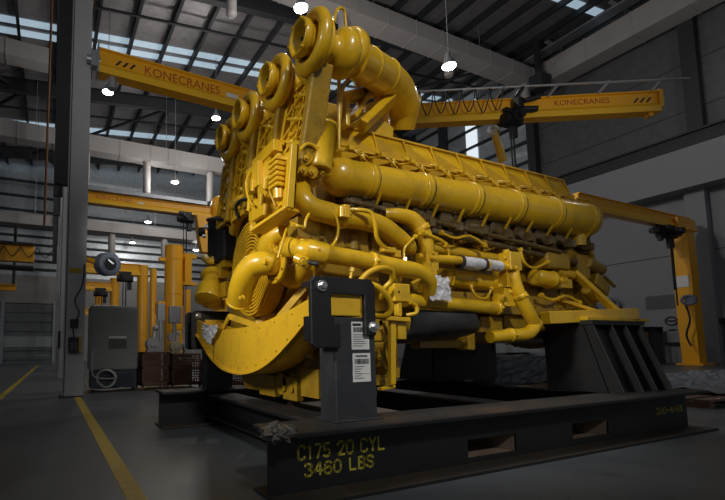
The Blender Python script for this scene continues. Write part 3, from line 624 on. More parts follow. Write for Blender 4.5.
# ------------------------------------------------------------------ skid
X0, X1, Y0, Y1, ZB = 1.46, 7.62, 2.75, 6.75, .505
sk = thing('engine_skid', (4.5, 4.75, 0), 'long black steel transport skid under the yellow engine with yellow stencilled numbers', 'skid')
def ibeam_x(name, yc, x0, x1, holes):
    b = MB(); b.bx(x0, x1, yc-.26, yc+.26, 0, .025); b.bx(x0, x1, yc-.26, yc+.26, ZB-.03, ZB)
    w0, w1 = yc-.012, yc+.012
    xs = [x0]
    for h in holes: xs += [h[0], h[1]]
    xs.append(x1)
    for i in range(0, len(xs), 2): b.bx(xs[i], xs[i+1], w0, w1, .025, ZB-.03)
    for h in holes: b.bx(h[0], h[1], w0, w1, .025, h[2]); b.bx(h[0], h[1], w0, w1, h[3], ZB-.03)
    return b.build(name, BLK, sk, bev=.004)
nb = ibeam_x('near_beam', 3.01, X0, X1, [(3.52, 4.2, .07, .235), (5.12, 5.8, .09, .255)])
ibeam_x('far_beam', 6.5, X0-.03, X1, [(3.52, 4.2, .07, .235), (5.12, 5.8, .09, .255)])
for yc, x0 in ((3.01, X0), (6.5, X0-.03)):
    b = MB(); b.bx(x0+.01, X1-.01, yc-.25, yc+.25, ZB, ZB+.004); b.build('worn_top', SKT, sk)
    b = MB(); b.bx(x0+.0, X1+.12, yc-.26, yc-.02, .025, .03); b.bx(X1, X1+.14, yc-.26, yc+.26, 0, .025); b.build('lower_flange', SKF, sk)
for (xa, xb) in ((3.52, 4.2), (5.12, 5.8)):
    b = MB(); b.bx(xa, xb, 3.03, 6.48, .05, .06); b.bx(xa-.01, xa, 3.03, 6.48, .05, .25); b.bx(xb, xb+.01, 3.03, 6.48, .05, .25); b.bx(xa, xb, 3.03, 6.48, .25, .26); b.build('fork_pocket', mat('pocket_tan', (.2, .15, .11), .6, var=.3), sk)
for xc, wd in ((2.3, .42), (4.75, .36), (6.85, .42)):
    b = MB(); b.bx(xc-wd/2, xc+wd/2, 3.2, 6.3, ZB-.09, ZB-.06); b.bx(xc-wd/2, xc+wd/2, 3.03, 6.48, .13, .155); b.bx(xc-.012, xc+.012, 3.03, 6.48, .155, ZB-.09); b.build('cross_beam', BLK, sk, bev=.004)
    b = MB(); b.bx(xc-wd/2+.01, xc+wd/2-.01, 3.2, 6.3, ZB-.06, ZB-.055); b.build('worn_top', SKT, sk)
b = MB(); SW = .0165
stencil(b, 'C175', 1.712, .262, 2.994, .056, .1, .075, SW); stencil(b, '20', 2.07, .262, 2.994, .062, .1, .085, SW); stencil(b, 'CYL', 2.295, .262, 2.994, .062, .1, .088, SW)
b.build('stencil_lettering', STEN, nb); b = MB(); stencil(b, '3460', 1.768, .134, 2.994, .062, .088, .088, SW); stencil(b, 'LBS', 2.18, .134, 2.994, .062, .088, .086, SW)
b.build('stencil_lettering', STEN, nb); b = MB(); stencil(b, '390-4165', 6.85, .235, 2.994, .058, .07, .084, .013); b.build('stencil_lettering', STEN, nb)
def label_sheet(parent, x0, x1, y, z0, z1, seed):
    rnd = random.Random(seed); b = MB(); b.bx(x0, x1, y-.003, y, z0, z1); l = b.build('paper_label', WHT, parent)
    b = MB(); h = z1-z0; w = x1-x0
    x = x0+.012
    if seed == 1: b.bx(x0+.012, x0+w*.55, y-.005, y-.003, z1-.035, z1-.014)
    else: b.bx(x0+.03, x1-.03, y-.005, y-.003, z1-.03, z1-.018)
    x = x0+.02
    while x < x1-.02: ww = rnd.choice((.003, .006, .009)); b.bx(x, x+ww, y-.005, y-.003, z1-h*.38, z1-h*.2); x += ww+rnd.choice((.003, .005))
    for i in range(6):
        zz = z1-h*(.46+.08*i); b.bx(x0+.015, x0+.015+w*rnd.uniform(.3, .75), y-.005, y-.003, zz-.005, zz)
    b.bx(x0+.012, x1-.012, y-.005, y-.003, z0+h*.28, z0+h*.285); b.build('print', INK, l)
def post(px, py, near):
    """box post with clevis plates on top"""
    d = 1 if near else -1
    b = MB(); b.bx(px, px+.405, py, py+.24, ZB+.004, 1.35); b.bx(px-.04, px+.44, py-.04, py+.28, ZB+.004, ZB+.02); p = b.build('post', BLKP, sk, bev=.012)
    yf = py-.05; x0 = px-.25
    for yy in ((yf,) if near else (yf, py+.25)):
        m_ = MB()
        m_.prism([(x0+.03, 1.1), (x0, 1.13), (x0, 1.63), (x0+.04, 1.67), (px+.34, 1.67), (px+.38, 1.62), (px+.38, 1.2), (px+.27, 1.2), (px+.27, 1.53), (px-.06, 1.53), (px-.06, 1.3), (px+.02, 1.3), (px+.02, 1.1)], 'Y', yy, yy+.045)
        m_.build('clevis_plate', BLK, p, bev=.008)
    b = MB(); b.bx(x0+.05, px, yf+.045, py+.16, 1.16, 1.36); b.bx(x0+.06, px+.3, yf+.045, py+.2, 1.6, 1.65); b.build('spacer_block', BLK, p, bev=.006)
    for (bx_, bz) in ((px-.15, 1.59), (px+.345, 1.27)):
        b = MB(); b.lathe((bx_, yf, bz), (0, -1, 0), [(.045, 0), (.045, .012)], 24); b.hexb((bx_, yf-.01, bz), (0, -1, 0), .03, .03)
        b.build('bolt', STL, p)
    return p
pn = post(2.075, 3.0, True)
label_sheet(pn, 2.235, 2.415, 2.999, 1.085, 1.315, 1); label_sheet(pn, 2.24, 2.42, 2.999, .82, 1.055, 2)
post(2.1, 6.35, False)
# rear stands
def stand(y_in, y_top, y_out, s, xa=6.2, xb=7.4):
    """side plates and sloping gussets; s=-1 leans to -Y"""
    t_ = []
    b = MB()
    poly = [(y_in, ZB+.004), (y_out, ZB+.004), (y_top-s*-.0, 1.38), (y_in-s*.12, 1.38)]
    for x in (xa, xa+(xb-xa)*.35, xa+(xb-xa)*.62, xb-.1): b.prism(poly, 'X', x, x+.03)
    b.bx(xa, xb, min(y_in, y_in-s*.06), max(y_in, y_in-s*.06)+.01, ZB+.004, 1.36)
    b.bx(xa-.02, xb+.02, min(y_top, y_in-s*.12)-.01, max(y_top, y_in-s*.12)+.01, 1.36, 1.42)
    # sloping face behind the gussets
    yo = y_out-s*.16; yt = y_top-s*.1
    b.add([(xa, yo, ZB), (xb-.08, yo, ZB), (xb-.08, yt, 1.37), (xa, yt, 1.37), (xa, yo-s*.02, ZB), (xb-.08, yo-s*.02, ZB), (xb-.08, yt-s*.02, 1.37), (xa, yt-s*.02, 1.37)], [(0, 1, 2, 3), (4, 5, 6, 7), (0, 1, 5, 4), (1, 2, 6, 5), (2, 3, 7, 6), (3, 0, 4, 7)])
    return b.build('rear_stand', BLK, sk, bev=.004)
stand(3.85, 3.3, 3.0, -1)
stand(5.75, 6.3, 6.6, 1, 5.98, 7.55)
t = thing('wrapped_bundle', (1.6, 2.86, ZB), 'small crumpled clear plastic bundle resting on the skid corner by the stencil', 'plastic bundle')
b = MB(); rnd = random.Random(9)
vs = []
for i in range(9):
    for j in range(16):
        th = math.pi*i/8; ph = 2*math.pi*j/16; r_ = 1+rnd.uniform(-.22, .22)
        vs.append((1.44+.12*r_*math.sin(th)*math.cos(ph), 2.79+.13*r_*math.sin(th)*math.sin(ph), ZB-.05+.068*(1+math.cos(th)*r_)))
b.add(vs, [(i*16+j, (i+1)*16+j, (i+1)*16+(j+1) % 16, i*16+(j+1) % 16) for i in range(8) for j in range(16)]); b.build('film', FILMB, t)
b = MB(); b.box((1.51, 2.86, ZB+.03), (.1, .12, .05)); b.build('contents', DKS, t, bev=.02)

# ------------------------------------------------------------------ engine
YC = 4.75
en = thing('diesel_engine', (4.5, YC, ZB), 'huge yellow twenty cylinder diesel engine bolted onto the black skid', 'engine')
def mir(p): return V((p[0], 2*YC-p[1], p[2]))
# block
b = MB()
prof = [(4.2, 1.2), (4.2, 1.45), (4.0, 1.55), (4.0, 2.2), (3.86, 2.45), (4.05, 3.1), (4.45, 3.35), (YC, 2.95)]
poly = prof+[(2*YC-y, z) for y, z in reversed(prof[:-1])]
b.prism(poly, 'X', 2.5, 7.25)
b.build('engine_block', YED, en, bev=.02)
for sgn in (0, 1):
    g = (lambda p: V(p)) if sgn == 0 else mir
    for i in range(10):
        x = 2.95+i*.435
        b = MB(); c = g((x, 3.99, 1.82)); b.box(c, (.3, .05, .34)); 
        for dx in (-.11, .11):
            for dz in (-.13, .13): b.hexb(c+V((dx, (-.025 if sgn == 0 else .025), dz)), (0, -1 if sgn == 0 else 1, 0), .014)
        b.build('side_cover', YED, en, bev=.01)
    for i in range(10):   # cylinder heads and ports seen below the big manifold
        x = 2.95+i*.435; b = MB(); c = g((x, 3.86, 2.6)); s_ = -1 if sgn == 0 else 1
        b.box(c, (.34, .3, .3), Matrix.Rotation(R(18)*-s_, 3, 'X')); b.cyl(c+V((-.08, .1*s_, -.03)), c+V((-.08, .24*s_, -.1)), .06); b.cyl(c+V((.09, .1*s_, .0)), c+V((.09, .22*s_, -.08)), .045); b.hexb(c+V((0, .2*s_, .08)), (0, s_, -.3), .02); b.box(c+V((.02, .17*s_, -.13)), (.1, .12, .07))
        b.build('cylinder_head', GRMSH, en, bev=.012)
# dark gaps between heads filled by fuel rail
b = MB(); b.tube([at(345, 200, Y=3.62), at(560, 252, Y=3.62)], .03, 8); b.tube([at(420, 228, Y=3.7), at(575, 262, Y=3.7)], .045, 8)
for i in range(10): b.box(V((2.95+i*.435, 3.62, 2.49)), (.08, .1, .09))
b.build('fuel_rail', GRMSH, en)
# manifold
def manifold(g, s_):
    A, B = V((2.67, 3.7, 2.87)), V((6.98, 3.7, 2.89)); d = (B-A).normalized(); L = (B-A).length
    b = MB(); b.lathe(g(A), g(B)-g(A), [(.002, -.19), (.07, -.18), (.14, -.145), (.18, -.09), (.198, -.02), (.202, .03), (.198, .05), (.188, .08), (.188, .3), (.2, 1.5), (.225, 3), (.245, L-.05), (.235, L), (.002, L+.02)], 28)
    o = b.build('intake_manifold', YEL, en)
    for i in range(6):
        t_ = .32+i*.77; r_ = .182+.0145*t_
        b = MB(); b.lathe(g(A+d*t_), g(B)-g(A), [(r_, -.05), (r_+.012, -.045), (r_+.012, -.012), (r_+.002, 0), (r_+.012, .012), (r_+.012, .045), (r_, .05)], 28); b.build('clamp_band', YEL, o)
        b = MB(); b.lathe(A.lerp(A+d, t_+.065) if s_ < 0 else g(A+d*(t_+.065)), g(B)-g(A), [(r_+.002, -.006), (r_+.004, 0), (r_+.002, .006)], 28); b.build('joint_gasket', INK, o)
    for i in range(10):
        t_ = .42+i*.41; p = A+d*t_; r_ = .2+.0145*t_
        b = MB(); b.bar(g(p+V((0, -.6*r_, -.78*r_))), g(p+V((.0, -.02, -1.45*r_))), .022, .02); b.build('support_strap', YEL, o)
    # square mounting pads on the flank
    for t_ in (.3,):
        b = MB(); b.box(g(A+d*t_+V((0, -.13, .1))), (.18, .03, .14), Matrix.Rotation(R(-38 if s_ < 0 else 38), 3, 'X')); b.build('mounting_pad', YEL, o, bev=.005)
    b = MB(); b.cyl(g(B+V((-.22, 0, -.18))), g(B+V((-.22, .0, -.38))), .1); b.build('drain_elbow', YEL, o)
manifold(lambda p: V(p), -1); manifold(mir, 1)
# valve covers
def vcover(x, g, s_, hx=.2):
    b = MB(); w = .222
    TL, TR, BR, BL = (x-w, 3.99, 3.6), (x+w, 3.99, 3.6), (x+w, 3.84, 3.3), (x-w+.07, 4.06, 3.26)
    BM = (x+w*.8, 3.82, 3.29)
    k_ = [(x-w, 4.4, 3.63), (x+w, 4.4, 3.63), (x+w, 4.4, 3.3), (x-w, 4.4, 3.3)]
    vs = [g(p) for p in (TL, TR, BR, BL, BM, *k_)]
    b.add(vs, [(0, 1, 2), (0, 2, 4), (0, 4, 3), (0, 5, 6, 1), (1, 6, 7, 2), (0, 3, 8, 5), (3, 4, 2, 7, 8), (5, 8, 7, 6)])
    o = b.build('valve_cover', YEL, en)
    b = MB(); b.bar(g((x-w, 3.97, 3.605)), g((x+w, 3.97, 3.605)), .03, .02); b.bar(g((x+w, 3.96, 3.605)), g((x+w-.02, 3.86, 3.31)), .018, .03); b.bar(g((x-w, 3.89, 3.29)), g((x+w, 3.87, 3.29)), .05, .02); b.build('cover_rim', YEL, o)
    b = MB(); b.lathe(g((x-.07, 4.16, 3.605)), (0, 0, 1), [(.03, 0), (.03, .03)], 12); b.build('cover_bolt', YEL, o)
for i in range(9):
    x = 3.115+i*.452
    vcover(x, lambda p: V(p), -1); vcover(x, mir, 1)
for i in range(11):   # injector lines hanging between covers and manifold
    x = 2.8+i*.435; b = MB()
    b.tube([(x, 3.9, 3.32), (x+.06, 3.82, 3.29), (x+.16, 3.76, 3.2), (x+.26, 3.76, 3.14), (x+.36, 3.8, 3.1)], .012, 8, 5)
    b.tube([(x+.1, 3.88, 3.31), (x+.18, 3.8, 3.25), (x+.3, 3.78, 3.2), (x+.38, 3.86, 3.2)], .01, 8, 5)
    b.tube([(x-.1, 3.8, 3.2), (x+.1, 3.84, 3.26), (x+.3, 3.86, 3.3)], .012, 6, 5)
    b.box((x+.06, 3.76, 3.24), (.07, .06, .05)); b.cyl((x+.25, 3.8, 3.13), (x+.25, 3.8, 3.24), .03, seg=10)
    b.build('injector_line', YEL, en)
# oil pan, ladder frame
b = MB(); b.prism([(4.3, 1.21), (4.4, 1.15), (5.1, 1.15), (5.2, 1.21)], 'X', 3.6, 7.1); b.build('oil_pan', YED, en, bev=.02)
b = MB()
b.prism([(3.95, 1.0), (3.95, .72), (4.05, .6), (5.5, .58), (5.6, .72), (5.6, 1.0)], 'X', 2.35, 3.3)
b.bx(2.3, 3.0, 3.62, 3.95, .62, .9); b.bx(2.28, 2.36, 4.0, 4.3, .56, .8); b.bx(2.28, 2.36, 4.5, 4.9, .56, .8)
for yy in (4.15, 4.45, 4.8, 5.1): b.hexb((2.34, yy, .85), (-1, 0, 0), .02)
for yy in (4.08, 4.24): b.lathe((2.27, yy, .68), (-1, 0, 0), [(.035, 0), (.035, .012)], 12)
b.cyl((2.32, 4.35, .72), (2.28, 4.35, .72), .12); b.build('oil_sump', YED, en, bev=.02)
b = MB()   # black curved belly shield
tl, tr, br, bl = at(412, 311, Y=3.5), at(476, 314, Y=3.5), at(450, 339, Y=3.85), at(395, 344, Y=3.85)
n_ = 10; vs = []
for t_ in (0, .02):
    for i in range(n_+1):
        f = i/n_; bow = V((0, -.1, -.05))*math.sin(f*math.pi)
        vs += [tl.lerp(bl, f)+bow+V((0, t_, t_)), tr.lerp(br, f)+bow+V((.12*math.sin(f*math.pi), t_, t_))]
m2 = 2*(n_+1); fs = []
for i in range(n_): fs += [(2*i, 2*i+1, 2*i+3, 2*i+2), (m2+2*i, m2+2*i+1, m2+2*i+3, m2+2*i+2), (2*i, 2*i+2, m2+2*i+2, m2+2*i), (2*i+1, 2*i+3, m2+2*i+3, m2+2*i+1)]
b.add(vs, fs, True); b.build('belly_shield', BLKP, en, label='black curved shield')
# front gear case
b = MB(); fp = [(3.75, .98), (3.7, 1.5), (3.75, 2.3), (3.95, 2.6), (4.05, 3.2), (4.25, 3.4), (5.3, 3.45), (5.75, 3.3), (6.0, 3.0), (5.95, 2.3), (5.88, 1.5), (5.75, .98)]
b.prism(fp, 'X', 2.3, 2.5)
for i in range(len(fp)):
    a, c = V((2.3, *fp[i])), V((2.3, *fp[(i+1) % len(fp)])); L = (c-a).length
    for k_ in range(max(1, int(L/.16))): b.hexb(a.lerp(c, (k_+.5)/max(1, int(L/.16)))*.97+V((2.3, YC, 2.2))*.03, (-1, 0, 0), .016)
b.bx(2.22, 2.3, 3.7, 4.3, 1.0, 1.35); b.bx(2.24, 2.3, 4.9, 5.6, 1.1, 1.4); b.lathe((2.3, 5.35, 2.9), (-1, 0, 0), [(.2, 0), (.2, .04), (.12, .06)], 24)
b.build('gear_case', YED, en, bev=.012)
# vibration damper with concentric rings (stepped disc)
dc = V((2.2, 4.66, 2.03)); rings = [(.56, -.05), (.56, .1)]
r_ = .55
while r_ > .22: rings += [(r_, .1), (r_, .14), (r_-.018, .14), (r_-.018, .1)]; r_ -= .038
rings += [(.16, .12), (.15, .16), (.05, .17)]
b = MB(); b.lathe(dc, (-1, 0, 0), rings, 48, False)
for i in range(8): a = i*math.pi/4; b.hexb(dc+V((-.16, .11*math.cos(a), .11*math.sin(a))), (-1, 0, 0), .016)
b.build('vibration_damper', YEL, en)
# cradle : curved yellow front support
def cradle():
    top = [(a_.y, a_.z) for a_ in [at(px, py, X=1.93) for px, py in ((312, 297), (307, 300), (298, 305), (289, 311), (269, 319.5), (256, 325), (240, 328), (223, 330), (208, 326), (200, 321), (192, 318))]]
    bot = [(a_.y, a_.z) for a_ in [at(px, py, X=1.93) for px, py in ((312, 318), (309, 321), (299, 335), (289, 346), (273, 363), (256, 373), (240, 375.5), (223, 370), (210, 357), (200, 338), (192, 331))]]
    def dens(pl, n=30):
        L = [0]
        for a, c in zip(pl, pl[1:]): L.append(L[-1]+(V(c)-V(a)).length)
        out = []
        for k_ in range(n+1):
            s_ = L[-1]*k_/n
            for i in range(len(pl)-1):
                if s_ <= L[i+1]+1e-9:
                    f = (s_-L[i])/(L[i+1]-L[i]); out.append(V(pl[i]).lerp(V(pl[i+1]), f)); break
        for _ in range(3): out = [out[0]]+[(out[i-1]+out[i]*2+out[i+1])/4 for i in range(1, len(out)-1)]+[out[-1]]
        return out
    T, Bt = dens(top), dens(bot); n = len(T); b = MB()
    for xa, xb in ((1.93, 1.955), (2.2, 2.225)):
        vs = [(xa, *p) for p in T]+[(xa, *p) for p in Bt]+[(xb, *p) for p in T]+[(xb, *p) for p in Bt]; fs = []
        for i in range(n-1):
            fs += [(i, i+1, n+i+1, n+i), (2*n+i, 2*n+i+1, 3*n+i+1, 3*n+i), (i, i+1, 2*n+i+1, 2*n+i), (n+i, n+i+1, 3*n+i+1, 3*n+i)]
        fs += [(0, n, 3*n, 2*n), (n-1, 2*n-1, 4*n-1, 3*n-1)]
        b.add(vs, fs)
    o = b.build('cradle_plate', YEB, en)
    b = MB(); vs = [(1.9, *p) for p in Bt]+[(2.25, *p) for p in Bt]+[(1.9, p[0], p[1]+.02) for p in Bt]+[(2.25, p[0], p[1]+.02) for p in Bt]; fs = []
    for i in range(n-1): fs += [(i, i+1, n+i+1, n+i), (2*n+i, 2*n+i+1, 3*n+i+1, 3*n+i), (i, i+1, 2*n+i+1, 2*n+i), (n+i, n+i+1, 3*n+i+1, 3*n+i)]
    fs += [(0, n, 3*n, 2*n), (n-1, 2*n-1, 4*n-1, 3*n-1)]
    b.add(vs, fs)
    b.build('cradle_flange', YEB, o)
    for p, dz in [(Bt[i], .07) for i in range(2, n-2, 2)]+[(T[i], -.05) for i in range(3, n-3, 3)]:
        b = MB(); b.lathe((1.93, p[0], p[1]+dz), (-1, 0, 0), [(.008, 0), (.008, .003)], 8); b.build('rivet_hole', INK, o)
    b = MB(); b.bx(1.925, 1.93, 5.55, 5.556, .98, 1.3); b.build('panel_seam', INK, o)
    b = MB()
    for (a, c) in (((2.0, 4.9, 1.25), (2.3, 4.55, 1.5)), ((2.0, 4.2, 1.22), (2.25, 3.75, 1.7)), ((1.98, 5.5, 1.26), (1.98, 5.1, 1.5)), ((2.0, 4.5, 1.24), (2.28, 4.45, 1.48)), ((1.98, 5.1, 1.5), (2.2, 4.4, 1.3))): b.bar(a, c, .025, .07)
    b.bx(1.96, 2.2, 4.0, 5.4, 1.22, 1.245); b.build('brace', YEL, o)
    for y0, y1 in ((2.99, 3.3), (6.2, 6.6)):
        b = MB(); b.bx(2.03, 2.335, y0, y1, 1.36, 1.53); b.build('mounting_lug', YEB, o, bev=.01)
    return o
cr = cradle()
def rag(p00, p10, p11, p01, amp, seed, n=7, th=(.006, .006, 0)):
    rnd = random.Random(seed); vs = []
    for j in range(n+1):
        for i in range(n+1):
            u, v = i/n, j/n; q = p00.lerp(p10, u).lerp(p01.lerp(p11, u), v); vs.append(q+V((rnd.uniform(-1, 1), rnd.uniform(-1, 1), rnd.uniform(-1, 1)))*amp)
    N = len(vs); vs += [v+V(th) for v in vs]; fs = []
    for j in range(n):
        for i in range(n): a = j*(n+1)+i; q = (a, a+1, a+n+2, a+n+1); fs += [q, tuple(k+N for k in q)]
    for i in range(n): fs += [(i, i+1, i+1+N, i+N), (n*(n+1)+i, n*(n+1)+i+1, n*(n+1)+i+1+N, n*(n+1)+i+N), (i*(n+1), (i+1)*(n+1), (i+1)*(n+1)+N, i*(n+1)+N), (i*(n+1)+n, (i+1)*(n+1)+n, (i+1)*(n+1)+n+N, i*(n+1)+n+N)]
    return MB().add(vs, fs)
rag(at(202, 325, X=1.88), at(219, 325, X=1.86), at(210, 345, X=1.87), at(203, 338, X=1.88), .012, 5).build('plastic_tag', WRAP, cr, label='white crumpled tag')
# turbochargers
def turbo(y, z, R_, ang=0.):
    """inlet faces -X"""
    t_ = MB(); c = V((2.0, y, z))
    pts = []; rs = []
    for i in range(25):
        a = 2*math.pi*i/24-.6; rr = R_*(.8+.03*i/24); pts.append(c+V((0, rr*math.cos(a), rr*math.sin(a)))); rs.append(R_*(.17+.1*i/24))
    t_.tube(pts, rs, 14, 2); t_.tube([pts[-1], pts[-1]+V((.06, -.02, -.1)), pts[-1]+V((.25, .0, -.2))], [R_*.27, R_*.27, R_*.25], 14, 4)
    t_.lathe(c+V((.1, 0, 0)), (-1, 0, 0), [(R_*.8, 0), (R_*.78, .05), (R_*.7, .08), (R_*.62, .05), (R_*.3, .0), (R_*.1, -.03)], 28)
    o = t_.build('turbocharger', YEL, en)
    t_ = MB(); t_.lathe(c+V((.06, 0, 0)), (-1, .0, 0), [(R_*.52, 0), (R_*.5, .08), (R_*.5, .13), (R_*.58, .14), (R_*.6, .16), (R_*.6, .2), (R_*.55, .215), (R_*.47, .2), (R_*.42, .1), (R_*.1, .04)], 24)
    for i in range(6): a = i*math.pi/3; t_.hexb(c+V((-.14, R_*.56*math.cos(a), R_*.56*math.sin(a))), (-1, 0, 0), .012)
    t_.build('air_inlet', YEL, o)
    t_ = MB(); ci = c+V((-.06, 0, 0))
    for i in range(8): a = i*math.pi/4; t_.box(ci+V((0, R_*.22*math.cos(a), R_*.22*math.sin(a))), (.01, R_*.3, .02), Matrix.Rotation(a, 3, 'X') @ Matrix.Rotation(.5, 3, 'Y'))
    t_.lathe(ci, (-1, 0, 0), [(R_*.12, -.05), (R_*.08, .03), (.002, .06)], 12); t_.build('compressor_wheel', DKS, o)
    t_ = MB(); t_.lathe(c+V((.1, 0, 0)), (1, .1, 0), [(R_*.55, 0), (R_*.42, .04), (R_*.42, .12), (R_*.6, .14), (R_*.8, .18), (R_*.82, .26), (R_*.66, .32), (R_*.5, .34)], 28)
    for i in range(10): a = i*math.pi/5; t_.hexb(c+V((.1, R_*.6*math.cos(a), R_*.6*math.sin(a))), (-1, 0, 0), .014)
    t_.build('turbine_housing', YEL, o)
    return o
turbo(3.13, 3.78, .265); turbo(3.8, 3.79, .26); turbo(4.53, 3.79, .265); turbo(5.11, 3.77, .26)
# cast lattice panels under the turbos
def lattice(y0, y1, z0, z1, x, dx, seed):
    rnd = random.Random(seed); b = MB()
    def q(u, v): return V((x+dx*v, y0+(y1-y0)*u-.28*v, z0+(z1-z0)*v))
    b.bar(q(0, 0), q(0, 1), .05, .05); b.bar(q(1, 0), q(1, 1), .05, .05); b.bar(q(0, 0), q(1, 0), .05, .05); b.bar(q(0, 1), q(1, 1), .05, .05)
    n_ = 4
    for i in range(n_):
        v0, v1 = i/n_, (i+1)/n_
        b.bar(q(0, v0), q(1, v1), .03, .03); b.bar(q(1, v0), q(0, v1), .03, .03); b.sph(q(.5, (v0+v1)/2), .035, 8)
        b.bar(q(.0, v1), q(.5, (v0+v1)/2), .025, .025); b.bar(q(.33, v0), q(.33, v1), .02, .02); b.bar(q(.7, v0), q(.7, v1), .02, .02)
    p = [q(0, 0), q(1, 0), q(1, 1), q(0, 1)]; o_ = V((.07, 0, 0)); b.add([*[v+o_ for v in p], *[v+o_*1.5 for v in p]], [(0, 1, 2, 3), (4, 5, 6, 7), (0, 1, 5, 4), (1, 2, 6, 5), (2, 3, 7, 6), (3, 0, 4, 7)])
    for i in range(14): b.hexb(q(rnd.random(), rnd.random())-V((.02, 0, 0)), (-1, 0, 0), .018)
    b.build('cast_lattice', YEL, en)
lattice(3.5, 4.0, 2.8, 3.62, 2.06, .05, 1); lattice(4.15, 4.6, 2.75, 3.6, 2.08, .0, 2); lattice(4.8, 5.25, 2.75, 3.58, 2.08, .0, 3); lattice(5.4, 5.8, 2.8, 3.55, 2.08, .0, 4)
b = MB()
for y in (3.42, 4.07, 4.7, 5.32): b.add([(2.0, y-.05, 2.75), (2.0, y+.05, 2.75), (2.0, y-.23, 3.6), (2.0, y-.33, 3.6), (2.2, y-.05, 2.75), (2.2, y+.05, 2.75), (2.2, y-.23, 3.6), (2.2, y-.33, 3.6)], [(0, 1, 2, 3), (4, 5, 6, 7), (0, 1, 5, 4), (1, 2, 6, 5), (2, 3, 7, 6), (3, 0, 4, 7)])
b.bx(2.35, 2.45, 4.05, 5.6, 2.9, 3.55); b.build('turbo_support', YED, en, bev=.015)
# exhaust elbow at the top
b = MB()
el = [at(352, 58, Y=3.3), at(366, 66, Y=3.5), at(383, 77, Y=3.75), at(397, 92, Y=3.95), at(403, 110, Y=4.1), at(402, 130, Y=4.2)]
b.tube(el, [.17, .185, .2, .21, .2, .15], 24, 6); o = b.build('exhaust_elbow', YEL, en)
for f, r_ in ((1, .195), (2, .212)):
    d_ = (el[f+1]-el[f]).normalized(); b = MB(); b.lathe(el[f]-d_*.03, d_, [(r_*.95, 0), (r_, .01), (r_, .05), (r_*.95, .06)], 28); b.build('clamp_band', YEL, o)
b = MB(); b.lathe(at(346, 53, Y=3.25), (1, .35, -.1), [(.1, -.1), (.2, -.08), (.235, -.03), (.24, .04), (.2, .08), (.17, .1)], 28); b.build('turbine_outlet', YEL, o)
b = MB(); b.lathe(at(408, 104, Y=4.08), (.8, .2, .1), [(.17, -.1), (.16, .04), (.13, .08), (.05, .1)], 24); b.build('end_cap', YEL, o)
# brackets under the elbow
b = MB(); yb = 3.75
b.bar(at(352, 118, Y=yb), at(376, 82, Y=yb+.1), .12, .05); b.bar(at(362, 127, Y=yb), at(395, 95, Y=yb+.1), .16, .09, (-.5, .7, 1)); b.bar(at(358, 84, Y=yb), at(376, 81, Y=yb+.1), .1, .05); b.bar(at(376, 81, Y=yb+.1), at(379, 100, Y=yb+.1), .1, .05); b.bar(at(395, 95, Y=yb+.1), at(382, 112, Y=yb+.3), .16, .05)
b.bar(at(345, 95, Y=yb), at(345, 128, Y=yb), .12, .05); b.cyl(at(346, 98, Y=yb), at(372, 92, Y=yb+.2), .07)
b.prism([(3.05, 3.45), (3.7, 3.45), (3.75, 3.8), (3.4, 3.95), (3.1, 3.7)], 'Y', 4.05, 4.12)
b.build('exhaust_bracket', YEL, en, bev=.01)
b = MB(); b.prism([(2.8, 3.3), (4.1, 3.3), (4.1, 3.75), (3.75, 4.05), (2.8, 4.05)], 'Y', 4.25, 5.25); b.build('exhaust_collector', YED, en, bev=.03)
# filter canister and upright rods
c0, c1 = at(320, 170, Y=3.36), at(325, 125, Y=3.36); b = MB(); b.lathe(c0, c1-c0, [(.1, 0), (.108, .02), (.108, (c1-c0).length-.03), (.116, (c1-c0).length-.03), (.116, (c1-c0).length), (.02, (c1-c0).length+.01)], 24); b.build('filter_canister', YEL, en)
b = MB(); b.tube([at(339, 150, Y=3.42), at(339, 70, Y=3.38), at(339, 38, Y=3.35)], .018, 8, 3); b.cyl(at(339, 45, Y=3.35), at(339, 33, Y=3.35), .035); b.box(at(339, 38, Y=3.33), (.1, .07, .05)); b.tube([at(334, 22, Y=3.3), at(337, 10, Y=3.3), at(344, 10, Y=3.32), at(346, 30, Y=3.35)], .016, 8, 6); b.tube([at(345, 30, Y=3.35), at(353, 66, Y=3.4), at(343, 90, Y=3.45), at(340, 120, Y=3.5)], .014, 8, 6); b.build('sensor_line', YEL, en)
# control pump group between turbos and pipes
def finned(px, p0, p1, Y, w):
    a, c = at(px, p0, Y=Y), at(px, p1, Y=Y); b = MB(); n_ = 6
    for i in range(n_):
        z = c.z+(a.z-c.z)*i/n_; hh = (a.z-c.z)/n_
        b.box((a.x, Y+.04, z+hh*.45), (w, w*1.1, hh*.62)); b.box((a.x, Y+.04, z+hh*.9), (w*.78, w*.9, hh*.4))
    b.hexb((a.x, Y+.04, a.z+.02), (0, 0, 1), .03); b.cyl((a.x, Y+.04, c.z-.09), (a.x, Y+.04, c.z), .06)
    b.build('actuator', YEL, en, bev=.008)
finned(281, 157, 188, 3.42, .15)
b = MB(); a, c = at(296, 145, Y=3.22), at(290, 208, Y=3.22)
b.prism([(a.x-.05, a.z), (a.x+.02, a.z), (c.x+.04, c.z), (c.x-.04, c.z)], 'Y', 3.2, 3.24); b.prism([(a.x-.0, a.z), (a.x+.02, a.z), (c.x+.04, c.z), (c.x+.02, c.z)], 'Y', 3.2, 3.42); b.build('mounting_plate', YEL, en, bev=.004)
b = MB(); b.bar(at(292, 209, Y=3.3), at(257, 232, Y=3.75), .18, .03); b.build('support_bracket', YEL, en, bev=.004)
b = MB()
def boxat(b, px, py, X, w, h, d=.2):
    """box whose near-left face sits at X; w,h pixels"""
    p, q = at(px-w/2, py-h/2, X=X), at(px+w/2, py+h/2, X=X); b.bx(X, X+d, min(p.y, q.y), max(p.y, q.y), min(p.z, q.z), max(p.z, q.z))
